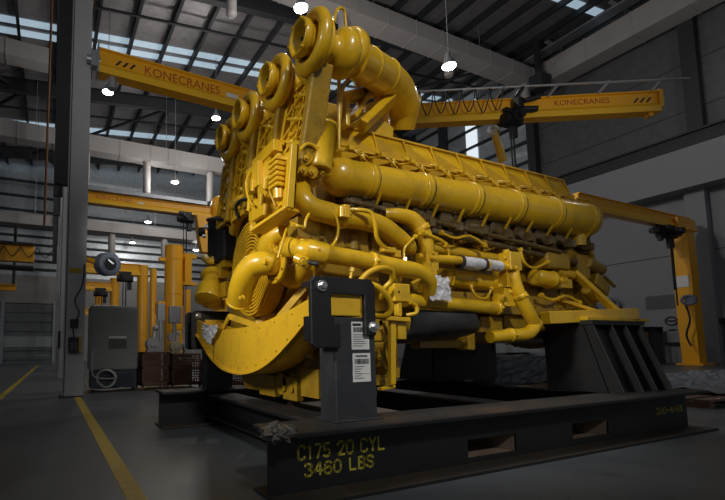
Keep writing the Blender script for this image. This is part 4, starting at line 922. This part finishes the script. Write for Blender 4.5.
for (px, py, X, w, h, d) in ((252, 178, 1.9, 12, 14, .18), (264, 172, 1.97, 12, 14, .2), (276, 166, 2.08, 14, 14, .2), (251, 194, 2.0, 9, 16, .2), (262, 192, 1.92, 9, 12, .2), (270, 200, 2.02, 10, 20, .2), (258, 208, 1.9, 14, 10, .25), (256, 221, 1.96, 12, 12, .2), (268, 217, 2.05, 12, 12, .2), (279, 198, 2.06, 8, 12, .2), (274, 184, 2.06, 8, 14, .15), (284, 200, 2.1, 8, 18, .15), (281, 150, 2.1, 14, 7, .2), (268, 158, 2.05, 10, 10, .2), (252, 212, 2.0, 7, 10, .2), (262, 182, 2.12, 10, 8, .2), (272, 175, 2.1, 6, 8, .2)): boxat(b, px, py, X, w, h, d)
for (px, py, X, r_) in ((266, 184, 1.9, .03), (254, 186, 1.9, .025), (274, 192, 1.98, .035), (262, 200, 1.86, .025), (250, 206, 1.92, .03), (266, 210, 1.9, .03)): b.cyl(at(px, py-6, X=X), at(px-1, py+5, X=X), r_)
b.tube([at(250, 172, X=1.88), at(246, 184, X=1.86), at(249, 200, X=1.86), at(254, 206, X=1.86)], .014, 8); b.tube([at(270, 164, X=1.92), at(274, 176, X=1.9), at(270, 190, X=1.9), at(276, 206, X=1.95)], .016, 8)
b.bar(at(256, 167, X=2.0), at(278, 145, X=2.0), .1, .12); 
for (px, py) in ((251, 178), (263, 178), (252, 205), (270, 200), (258, 222), (278, 188)): b.hexb(at(px, py, X=1.975), (-1, 0, 0), .02)
b.lathe(at(254, 226, X=2.0), (-.3, 0, -1), [(.05, -.05), (.05, .05), (.03, .07)], 14); b.cyl(at(268, 178, X=1.96), at(268, 192, X=1.96), .035); b.cyl(at(275, 175, X=1.96), at(274, 194, X=1.96), .025)
b.build('control_valve_block', YEL, en, bev=.012)
b = MB()
for (px, py, r_) in ((312, 150, .05), (306, 158, .06), (316, 162, .05), (303, 170, .045), (312, 172, .055), (322, 172, .04)): b.cyl(at(px, py, Y=3.35), at(px+4, py+3, Y=3.5), r_); b.hexb(at(px, py, Y=3.34), (0, -1, 0), .02)
b.box(at(311, 160, Y=3.5), (.2, .14, .3)); b.box(at(305, 178, Y=3.5), (.25, .1, .12)); b.tube([at(300, 150, Y=3.3), at(308, 144, Y=3.3), at(318, 150, Y=3.3), at(322, 166, Y=3.3)], .018, 8); b.build('fuel_pump', YEL, en, bev=.01)
# pipes ---------------------------------------------------------------
def pipe(name, px, r, Y=None, seg=18, m_=YEL, bands=(), parent=en, sub=6):
    pts = [at(p[0], p[1], Y=(p[2] if len(p) > 2 else Y)) for p in px]; b = MB(); b.tube(pts, r, seg, sub); o = b.build(name, m_, parent)
    for i in bands:
        d_ = (pts[min(i+1, len(pts)-1)]-pts[max(i-1, 0)]).normalized(); rr = (r if not isinstance(r, (list, tuple)) else r[i])
        b = MB(); b.lathe(pts[i]-d_*.03, d_, [(rr, 0), (rr*1.14, .005), (rr*1.14, .055), (rr, .06)], 20); b.hexb(pts[i]+V((0, -rr*1.14, 0)), (0, -1, 0), .014); b.build('pipe_clamp', m_, o)
    return o
pipe('coolant_pipe', [(301, 186, 3.55), (302, 198, 3.42), (312, 208, 3.38), (328, 213, 3.38), (342, 217, 3.38), (362, 220, 3.4), (381, 226, 3.42), (396, 237, 3.45), (408, 247, 3.5), (413, 252, 3.55)], [.09, .1, .1, .1, .1, .097, .097, .097, .09, .03], bands=(4,))
pipe('coolant_pipe', [(384, 214, 3.62), (397, 215, 3.58), (411, 219, 3.55), (421, 229, 3.52), (426, 242, 3.5), (427, 255, 3.5)], [.055, .075, .085, .085, .08, .07], bands=(3, 5))
pipe('water_outlet_pipe', [(288, 247, 3.62), (298, 249, 3.45), (312, 252, 3.33), (345, 257, 3.3), (372, 262, 3.3), (400, 268, 3.3), (417, 272, 3.32), (428, 280, 3.34), (429, 292, 3.4), (424, 305, 3.5)], [.1, .09, .085, .082, .082, .085, .085, .08, .07, .05], bands=(2, 4))
b = MB(); b.lathe(at(309, 251, Y=3.34), at(322, 254, Y=3.3)-at(309, 251, Y=3.34), [(.1, -.03), (.105, 0), (.105, .14), (.1, .16)], 24); b.hexb(at(303, 262, Y=3.24), (0, -1, -.2), .03); b.cyl(at(296, 258, Y=3.35), at(308, 263, Y=3.25), .045); b.build('pipe_coupling', YEL, en)
b = MB(); b.lathe(at(308, 262, Y=3.2), (1, -.6, -.3), [(.012, 0), (.02, .02), (.02, .06), (.03, .07), (.02, .09)], 12); b.build('black_plug', RUB, en, label='small black cap')
# water pump with elbow
pc = at(283, 265, X=2.06)
b = MB(); b.lathe(pc+V((.22, 0, 0)), (-1, -.15, 0), [(.2, 0), (.23, .05), (.235, .12), (.2, .2), (.14, .24), (.12, .3), (.12, .32)], 28)
for i in range(8): a = i*math.pi/4; b.hexb(pc+V((.06, .2*math.cos(a)*.95, .2*math.sin(a)*.95)), (-1, -.15, 0), .016)
b.tube([pc+V((.12, 0, .12)), pc+V((.12, -.12, .2)), pc+V((.15, -.3, .12)), at(300, 248, Y=3.45)], [.1, .1, .09, .085], 16); b.build('water_pump', YEL, en)
b = MB(); ep = [at(277, 265, X=1.98), at(266, 263, X=1.86), at(254, 266, X=1.78), at(246, 276, X=1.74), at(241, 290, X=1.74), at(239, 302, X=1.76)]
b.tube(ep, [.11, .12, .125, .13, .13, .125], 22, 7); o = b.build('inlet_elbow', YEL, en)
b = MB(); b.flange(ep[0], ep[1]-ep[0], .19, .04, 8); b.build('pipe_flange', YEL, o); b = MB(); b.flange(ep[-1], ep[-1]-ep[-2], .135, .025, 0); b.build('pipe_flange', YEL, o)
for (px_, py_, xx, s_) in ((267, 262, 1.74, .028), (243, 298, 1.62, .02)): b = MB(); b.hexb(at(px_, py_, X=xx), (-1, -.3, 0), s_, .03); b.build('plug', YEL, o)
b = MB(); b.tube([at(284, 232, X=2.2), at(275, 237, X=2.15), at(268, 248, X=2.12), at(268, 262, X=2.15)], [.1, .12, .12, .1], 18); b.build('pump_volute', YEL, en)
b = MB(); b.tube([at(289, 222, X=1.95), at(283, 240, X=1.85), at(278, 258, X=1.8)], .012, 8); b.tube([at(289, 222, X=1.95), at(296, 225, Y=3.2), at(304, 228, Y=3.2), at(306, 220, Y=3.2), at(309, 214, Y=3.22)], .014, 8); b.box(at(297, 226, Y=3.2), (.1, .03, .02)); b.build('vent_line', YEL, en)
b = MB()
b.box(at(306, 232, Y=3.62), (.3, .2, .22)); b.box(at(326, 236, Y=3.62), (.28, .2, .24)); b.box(at(350, 240, Y=3.65), (.3, .2, .3)); b.box(at(373, 244, Y=3.68), (.2, .2, .3))
for (px, py) in ((300, 236), (312, 238), (322, 238), (334, 240), (348, 246), (356, 234)): b.hexb(at(px, py, Y=3.51), (0, -1, 0), .018)
b.cyl(at(352, 236, Y=3.58), at(352, 250, Y=3.58), .07); b.build('pump_housing', YED, en, bev=.015)
pipe('vent_hose', [(350, 210, 3.28), (360, 210, 3.24), (371, 213, 3.22), (375, 224, 3.22), (377, 238, 3.25), (384, 247, 3.28), (392, 250, 3.3)], .02, seg=10)
b = MB(); b.box(at(345, 212, Y=3.27), (.06, .08, .12)); b.cyl(at(342, 207, Y=3.26), at(342, 217, Y=3.26), .03); b.box(at(388, 250, Y=3.3), (.16, .06, .05)); b.box(at(396, 254, Y=3.32), (.08, .06, .07)); b.build('hose_fitting', YEL, en, bev=.006)
# far side: second pump, alternator, hoses
b = MB(); a, c = at(208, 300, X=2.0), at(216, 270, X=2.2); b.lathe(a, c-a, [(.02, -.012), (.19, -.01), (.195, .01), (.195, .22), (.15, .26), (.15, .36), (.2, .38), (.2, .46)], 24)
for (px, py, s_) in ((222, 272, .16), (228, 290, .16), (220, 305, .1), (226, 262, .12)): b.box(at(px, py, X=2.22), (s_, s_*1.4, s_*1.3))
b.tube([at(205, 258, X=2.1), at(211, 262, X=2.1), at(218, 258, X=2.2), at(226, 262, X=2.25)], .06, 12); b.build('oil_pump', YEL, en, bev=.01)
al = thing  # (keeps helper names short)
b = MB(); p, q = at(207, 222, X=2.12), at(224, 258, X=2.12)
b.bx(2.12, 2.4, q.y, p.y, q.z, p.z); o = b.build('alternator', RUB, en, bev=.03, label='black housing')
b = MB(); b.tube([at(232, 224, X=2.1), at(226, 221, X=2.08), at(216, 219, X=2.06), at(208, 220, X=2.06)], .03, 10); b.tube([at(239, 219, X=2.05), at(236, 208, X=2.0), at(240, 201, X=2.0), at(248, 199, X=2.0)], .022, 8); b.lathe(at(205, 232, X=2.05), (-1, .3, 0), [(.07, 0), (.07, .08), (.05, .1)], 14); b.build('wiring_plug', RUB, o)
b = MB(); b.lathe(at(208, 227, X=2.03), (-1, .3, 0), [(.04, 0), (.04, .05)], 12); b.lathe(at(206, 236, X=2.03), (-1, .3, 0), [(.03, 0), (.03, .05)], 12); b.build('terminal', ZNC, o)
pipe_pts = [at(250, 196, X=2.1), at(240, 200, X=2.05), at(232, 210, X=2.1), at(228, 224, X=2.15)]
b = MB(); b.tube(pipe_pts, [.05, .055, .055, .05], 14); b.tube([at(243, 210, X=2.2), at(237, 218, X=2.15), at(234, 232, X=2.2)], [.09, .09, .07], 14); b.build('breather_pipe', YEL, en)
# pipes along the near flank
b = MB()
b.box(at(427, 262, Y=3.5), (.17, .16, .2)); b.box(at(428, 275, Y=3.48), (.12, .14, .18)); b.box(at(429, 288, Y=3.5), (.17, .16, .1)); b.cyl(at(426, 262, Y=3.4), at(430, 288, Y=3.42), .05); 
for (px, py) in ((421, 256), (433, 258), (423, 283), (434, 286)): b.hexb(at(px, py, Y=3.4), (0, -1, 0), .02)
b.build('valve_manifold', YEL, en, bev=.012)
pipe('oil_rail_pipe', [(430, 247, 3.8), (500, 260, 3.8)], .07, seg=14); 
pp = pipe('return_pipe', [(432, 259, 3.45), (462, 261, 3.45), (510, 268, 3.5)], .05, seg=14, bands=())
b = MB(); pts = [at(460, 262, Y=3.45), at(470, 263.5, Y=3.45), at(482, 264.5, Y=3.46)]; b.tube(pts, [.062, .075, .066], 14, 5); b.tube([at(488, 265, Y=3.47), at(499, 266.5, Y=3.48)], .066, 14); b.build('protective_wrap', WRAP, pp, label='white film wrap')
for px in (460, 483): b = MB(); a = at(px, 262+(px-460)*.12, Y=3.45); b.lathe(a-V((.012, 0, 0)), (1, 0, 0), [(.076, 0), (.08, .012), (.076, .024)], 16); b.build('wrap_strap', RUB, pp)
pipe('cross_pipe', [(440, 277, 3.7), (508, 285, 3.7)], .1, seg=18)
pipe('drain_pipe', [(405, 300, 3.5), (440, 303, 3.5), (496, 308, 3.55)], .075, seg=16, bands=(2,))
pipe('branch_pipe', [(512, 266, 3.5), (514, 280, 3.48), (520, 296, 3.46), (528, 312, 3.46), (534, 323, 3.5)], [.075, .075, .072, .075, .08], bands=(2,))
pipe('branch_pipe', [(536, 322, 3.5), (528, 333, 3.5), (510, 335, 3.52), (490, 337, 3.55)], [.08, .08, .075, .07], bands=(2,))
b = MB(); b.box(at(510, 262, Y=3.5), (.2, .16, .22)); b.box(at(506, 280, Y=3.56), (.18, .16, .2)); b.box(at(504, 298, Y=3.58), (.18, .16, .22)); b.cyl(at(506, 250, Y=3.5), at(507, 262, Y=3.5), .035); b.cyl(at(496, 298, Y=3.55), at(504, 300, Y=3.55), .06)
for (px, py) in ((505, 258), (516, 268), (500, 286), (510, 292)): b.hexb(at(px, py, Y=3.4), (0, -1, 0), .022)
b.build('filter_head', YEL, en, bev=.015)
rag(at(435, 274, Y=3.38), at(448, 278, Y=3.38), at(452, 301, Y=3.34), at(431, 300, Y=3.34), .014, 8).build('plastic_bag', WRAP, en, label='crumpled clear bag hanging from the pipe')
# hoses and junction box near the post
pipe('oil_hose', [(360, 281, 3.1), (368, 273, 3.08), (380, 268, 3.08), (391, 270, 3.1), (392, 280, 3.14), (385, 288, 3.2), (381, 298, 3.3)], .025, seg=10)
pipe('oil_hose', [(365, 283, 3.06), (378, 287, 3.04), (388, 297, 3.04), (391, 309, 3.05), (385, 316, 3.1), (375, 316, 3.2)], .027, seg=10)
pipe('oil_hose', [(411, 284, 3.3), (420, 278, 3.3), (424, 268, 3.35)], .02, seg=8)
pipe('oil_hose', [(410, 302, 3.2), (416, 306, 3.2), (416, 313, 3.2), (406, 315, 3.25)], .02, seg=8)
b = MB(); a, c = at(394, 283, Y=3.2), at(411, 302, Y=3.2); b.bx(a.x, c.x, 3.2, 3.3, c.z, a.z); o = b.build('junction_box', YEL, en, bev=.01); b = MB(); b.lathe(at(399, 292, Y=3.199), (0, -1, 0), [(.012, 0), (.012, .003)], 10); b.build('keyhole', INK, o)
b = MB(); b.bar(at(398, 302, Y=3.25), at(398, 316, Y=3.25), .06, .05); b.bar(at(382, 318, Y=3.22), at(408, 320, Y=3.22), .08, .04); b.bar(at(392, 318, Y=3.25), at(392, 384, Y=3.25), .05, .06); b.bar(at(380, 389, Y=3.3), at(394, 386, Y=3.3), .05, .03); b.box(at(398, 331, Y=3.3), (.1, .12, .16)); b.build('sensor_bracket', YEL, en, bev=.006)
b = MB()
rnd = random.Random(3)
for (px, py, w, h) in ((379, 330, .14, .2), (384, 345, .16, .12), (378, 358, .14, .16), (386, 372, .18, .1), (380, 380, .2, .1), (383, 300, .16, .2), (372, 322, .1, .1)):
    b.box(at(px, py, Y=3.55), (w, .2, h), Matrix.Rotation(rnd.uniform(-.3, .3), 3, 'Y')); b.hexb(at(px+2, py-1, Y=3.44), (0, -1, 0), .022)
b.tube([at(386, 320, Y=3.4), at(390, 335, Y=3.38), at(384, 350, Y=3.38), at(388, 368, Y=3.4)], .016, 8); b.build('oil_filter_group', YED, en, bev=.015)
b = MB(); b.prism([(2.35, 1.0), (3.1, 1.0), (3.05, 2.2), (2.35, 2.2)], 'Y', 3.6, 4.1); b.build('front_side_casting', YED, en, bev=.02)
# frame rails and lower flank castings
b = MB(); b.bar(at(415, 344, Y=3.95), at(470, 344, Y=3.95), .16, .1); b.bar(at(465, 318, Y=3.9), at(465, 350, Y=3.9), .2, .12); b.box(at(485, 325, Y=3.85), (.4, .2, .2)); b.box(at(510, 322, Y=3.9), (.5, .2, .18)); b.build('lower_rail', YED, en, bev=.015)
b = MB(); b.bx(4.2, 6.4, 3.72, 4.05, 1.5, 1.75); b.bx(5.2, 7.3, 3.9, 4.2, 1.3, 1.5)
for i in range(12): b.hexb((4.3+.18*i, 3.72, 1.62), (0, -1, 0), .018)
b.build('oil_cooler', YED, en, bev=.02)
for (pts, r_) in (([(440, 232, 3.6), (455, 238, 3.58), (470, 236, 3.6), (486, 246, 3.6)], .016), ([(448, 250, 3.62), (450, 262, 3.55), (455, 272, 3.55), (452, 285, 3.6)], .014), ([(520, 248, 3.62), (524, 262, 3.6), (534, 268, 3.6), (548, 262, 3.62)], .018),
        ([(470, 285, 3.6), (476, 296, 3.56), (486, 298, 3.56), (492, 288, 3.6)], .014), ([(330, 205, 3.3), (338, 224, 3.3), (336, 240, 3.32), (328, 250, 3.3)], .014), ([(352, 268, 3.25), (350, 280, 3.25), (344, 286, 3.3)], .016),
        ([(420, 232, 3.42), (440, 240, 3.42), (446, 246, 3.45)], .02), ([(540, 295, 3.6), (552, 300, 3.6), (566, 296, 3.6), (580, 303, 3.6)], .02), ([(405, 262, 3.28), (404, 250, 3.3), (410, 242, 3.34), (416, 236, 3.36)], .014)):
    b = MB(); q_ = [at(a_, c_, Y=d_) for a_, c_, d_ in pts]; b.tube(q_, r_, 8, 5); b.lathe(q_[0], q_[1]-q_[0], [(r_*1.8, 0), (r_*1.8, .04)], 6, False); b.lathe(q_[-1], q_[-2]-q_[-1], [(r_*1.8, 0), (r_*1.8, .04)], 6, False); b.build('service_line', YEL, en)
rnd = random.Random(21)
for i in range(26):
    x = rnd.uniform(2.9, 7.0); z = rnd.choice((rnd.uniform(2.25, 2.45), rnd.uniform(1.5, 1.7), rnd.uniform(1.95, 2.2))); y = 3.74 if z > 2.2 else 3.93; b = MB()
    k_ = i % 3
    if k_ == 0: b.box((x, y, z), (.12, .1, .09)); b.hexb((x, y-.05, z), (0, -1, 0), .024)
    elif k_ == 1: b.cyl((x, y+.06, z), (x, y-.08, z), .045, .04); b.hexb((x, y-.08, z), (0, -1, 0), .03)
    else: b.bar((x-.1, y, z-.03), (x+.1, y, z+.03), .05, .06); b.hexb((x-.06, y-.025, z), (0, -1, 0), .018); b.hexb((x+.06, y-.025, z), (0, -1, 0), .018)
    b.build('flank_fitting', YED, en, bev=.006)
# rear end
b = MB(); b.lathe((7.1, YC, 2.0), (1, 0, 0), [(.9, 0), (.95, .04), (.95, .22), (.88, .26), (.88, .4), (.6, .45)], 40)
for i in range(24): a = i*math.pi/12; b.hexb((7.1, YC+.92*math.cos(a), 2.0+.92*math.sin(a)), (-1, 0, 0), .022)
b.build('flywheel_housing', YED, en)
b = MB(); a, c = at(534, 277, Y=3.75), at(552, 280, Y=3.75); b.lathe(a, c-a, [(.08, 0), (.11, .01), (.11, .28), (.13, .3), (.13, .36), (.09, .38), (.09, .6)], 20); b.cyl(at(556, 272, Y=3.72), at(572, 275, Y=3.72), .06); b.box(at(560, 284, Y=3.75), (.3, .15, .12)); b.hexb(at(562, 280, Y=3.62), (0, -1, 0), .03); b.build('starter_motor', YEL, en)
b = MB(); b.box(at(550, 262, Y=3.75), (.5, .25, .22)); b.box(at(575, 268, Y=3.8), (.3, .25, .35)); b.cyl(at(585, 262, Y=3.7), at(600, 270, Y=3.8), .09); b.box(at(598, 285, Y=3.75), (.35, .15, .2), Matrix.Rotation(.5, 3, 'Y')); b.cyl(at(586, 290, Y=3.65), at(594, 300, Y=3.7), .06); b.bar(at(604, 276, Y=3.75), at(615, 287, Y=3.75), .05, .04)
b.prism([(6.5, 2.3), (7.3, 2.3), (7.15, 2.75), (6.4, 2.6)], 'Y', 3.75, 3.9); b.build('rear_casting', YED, en, bev=.02)
b = MB(); b.bar(at(545, 318, Y=3.55), at(634, 314, Y=3.4), .14, .16); b.prism([(6.2, 1.43), (7.75, 1.43), (7.75, 1.56), (7.3, 1.6), (6.2, 1.5)], 'Y', 3.5, 3.6); b.bar(at(573, 272, Y=3.7), at(618, 313, Y=3.5), .12, .06); b.bar(at(560, 300, Y=3.7), at(600, 313, Y=3.5), .08, .05); b.bx(6.2, 7.7, 3.35, 3.9, 1.42, 1.47); b.build('rear_mount', YEL, en, bev=.01)
b = MB(); b.bx(6.2, 7.7, 5.6, 6.15, 1.42, 1.47); b.bx(6.2, 7.7, 5.6, 5.75, 1.47, 1.7); b.build('rear_mount', YEL, en, bev=.01)
# lifting sling standing behind the covers
t_ = MB(); t_.tube([at(503, 162, Y=4.75), at(499, 148, Y=4.75), at(494, 132, Y=4.75)], [.07, .06, .05], 12); o = t_.build('lifting_arm', YEL, en)
t_ = MB(); t_.tube([at(494+5*math.cos(a), 131+4*math.sin(a), Y=4.75+.05*math.sin(a*2)) for a in [i*math.pi/4 for i in range(8)]], .03, 8, 3, closed=True); t_.build('pipe_plug', WRAP, o, label='white wrapped end')
# speaker hanging at top left of turbo
t = thing('ceiling_siren', (7.7, 19.4, 17.7), 'pale cylindrical outlet hanging from the roof over the left turbochargers', 'siren')
b = MB(); b.lathe((7.7, 19.4, 18.0), (0, 0, -1), [(.26, -1.8), (.26, .25), (.22, .34), (.05, .38)], 20); b.build('body', DUCT, t)
b = MB(); [b.lathe((7.7, 19.4, 17.95-.08*i), (0, 0, -1), [(.27, 0), (.27, .02)], 20) for i in range(3)]; b.build('grille', ZNC, t)

# ------------------------------------------------------------------ lights
def area(name, loc, target, size, energy, col=(1, .96, .9), sy=None):
    l = bpy.data.lights.new(name, 'AREA'); l.shape = 'RECTANGLE'; l.size = size; l.size_y = sy or size; l.energy = energy; l.color = col
    o = bpy.data.objects.new(name, l); C.objects.link(o); o.location = loc; o.rotation_euler = (V(target)-V(loc)).to_track_quat('-Z', 'Y').to_euler(); return o
def spot(name, loc, target, ang, energy, blend=.6, rad=.4, col=(1, .97, .92)):
    l = bpy.data.lights.new(name, 'SPOT'); l.energy = energy; l.spot_size = R(ang); l.spot_blend = blend; l.shadow_soft_size = rad; l.color = col
    o = bpy.data.objects.new(name, l); C.objects.link(o); o.location = loc; o.rotation_euler = (V(target)-V(loc)).to_track_quat('-Z', 'Y').to_euler(); return o
spot('added_spot', (-5.5, 2.2, 5.0), (2.2, 3.9, 1.8), 28, 2700, 1., .7)  # added spot out of view, brightens the engine front
spot('added_spot', (.2, -7, 8.5), (3.4, 3.7, 2.4), 34, 3000, 1., .6)  # added spot out of view, brightens the near flank
spot('added_top_spot', (4.5, 2.0, 17), (4.4, 4.2, 3), 22, 3000, .8, .5)  # added spot out of view, lights the engine from above
spot('added_spot', (-1, -3, 5.5), (3.2, 11.5, 8.4), 38, 1300, 1., .4)  # added spot out of view, brightens the left boom
spot('added_spot', (7, -4, 5), (13.5, 8.4, 8.5), 34, 1300, 1., .4)  # added spot out of view, brightens the right boom
spot('added_spot', (1.2, 7.0, 3.6), (4.2, 22, 4.8), 36, 800, 1., .4)  # added unseen spot, brightens the background cranes
W = bpy.data.worlds.new('world'); bpy.context.scene.world = W; W.use_nodes = True
W.node_tree.nodes['Background'].inputs[0].default_value = (.9, .95, 1, 1); W.node_tree.nodes['Background'].inputs[1].default_value = .15
S = bpy.context.scene
S.view_settings.view_transform = 'Standard'; S.view_settings.look = 'None'; S.view_settings.gamma = 1; S.view_settings.exposure = 0; S.view_settings.use_curve_mapping = False
for o in list(C.objects):
    if '_o' in o: del o['_o']
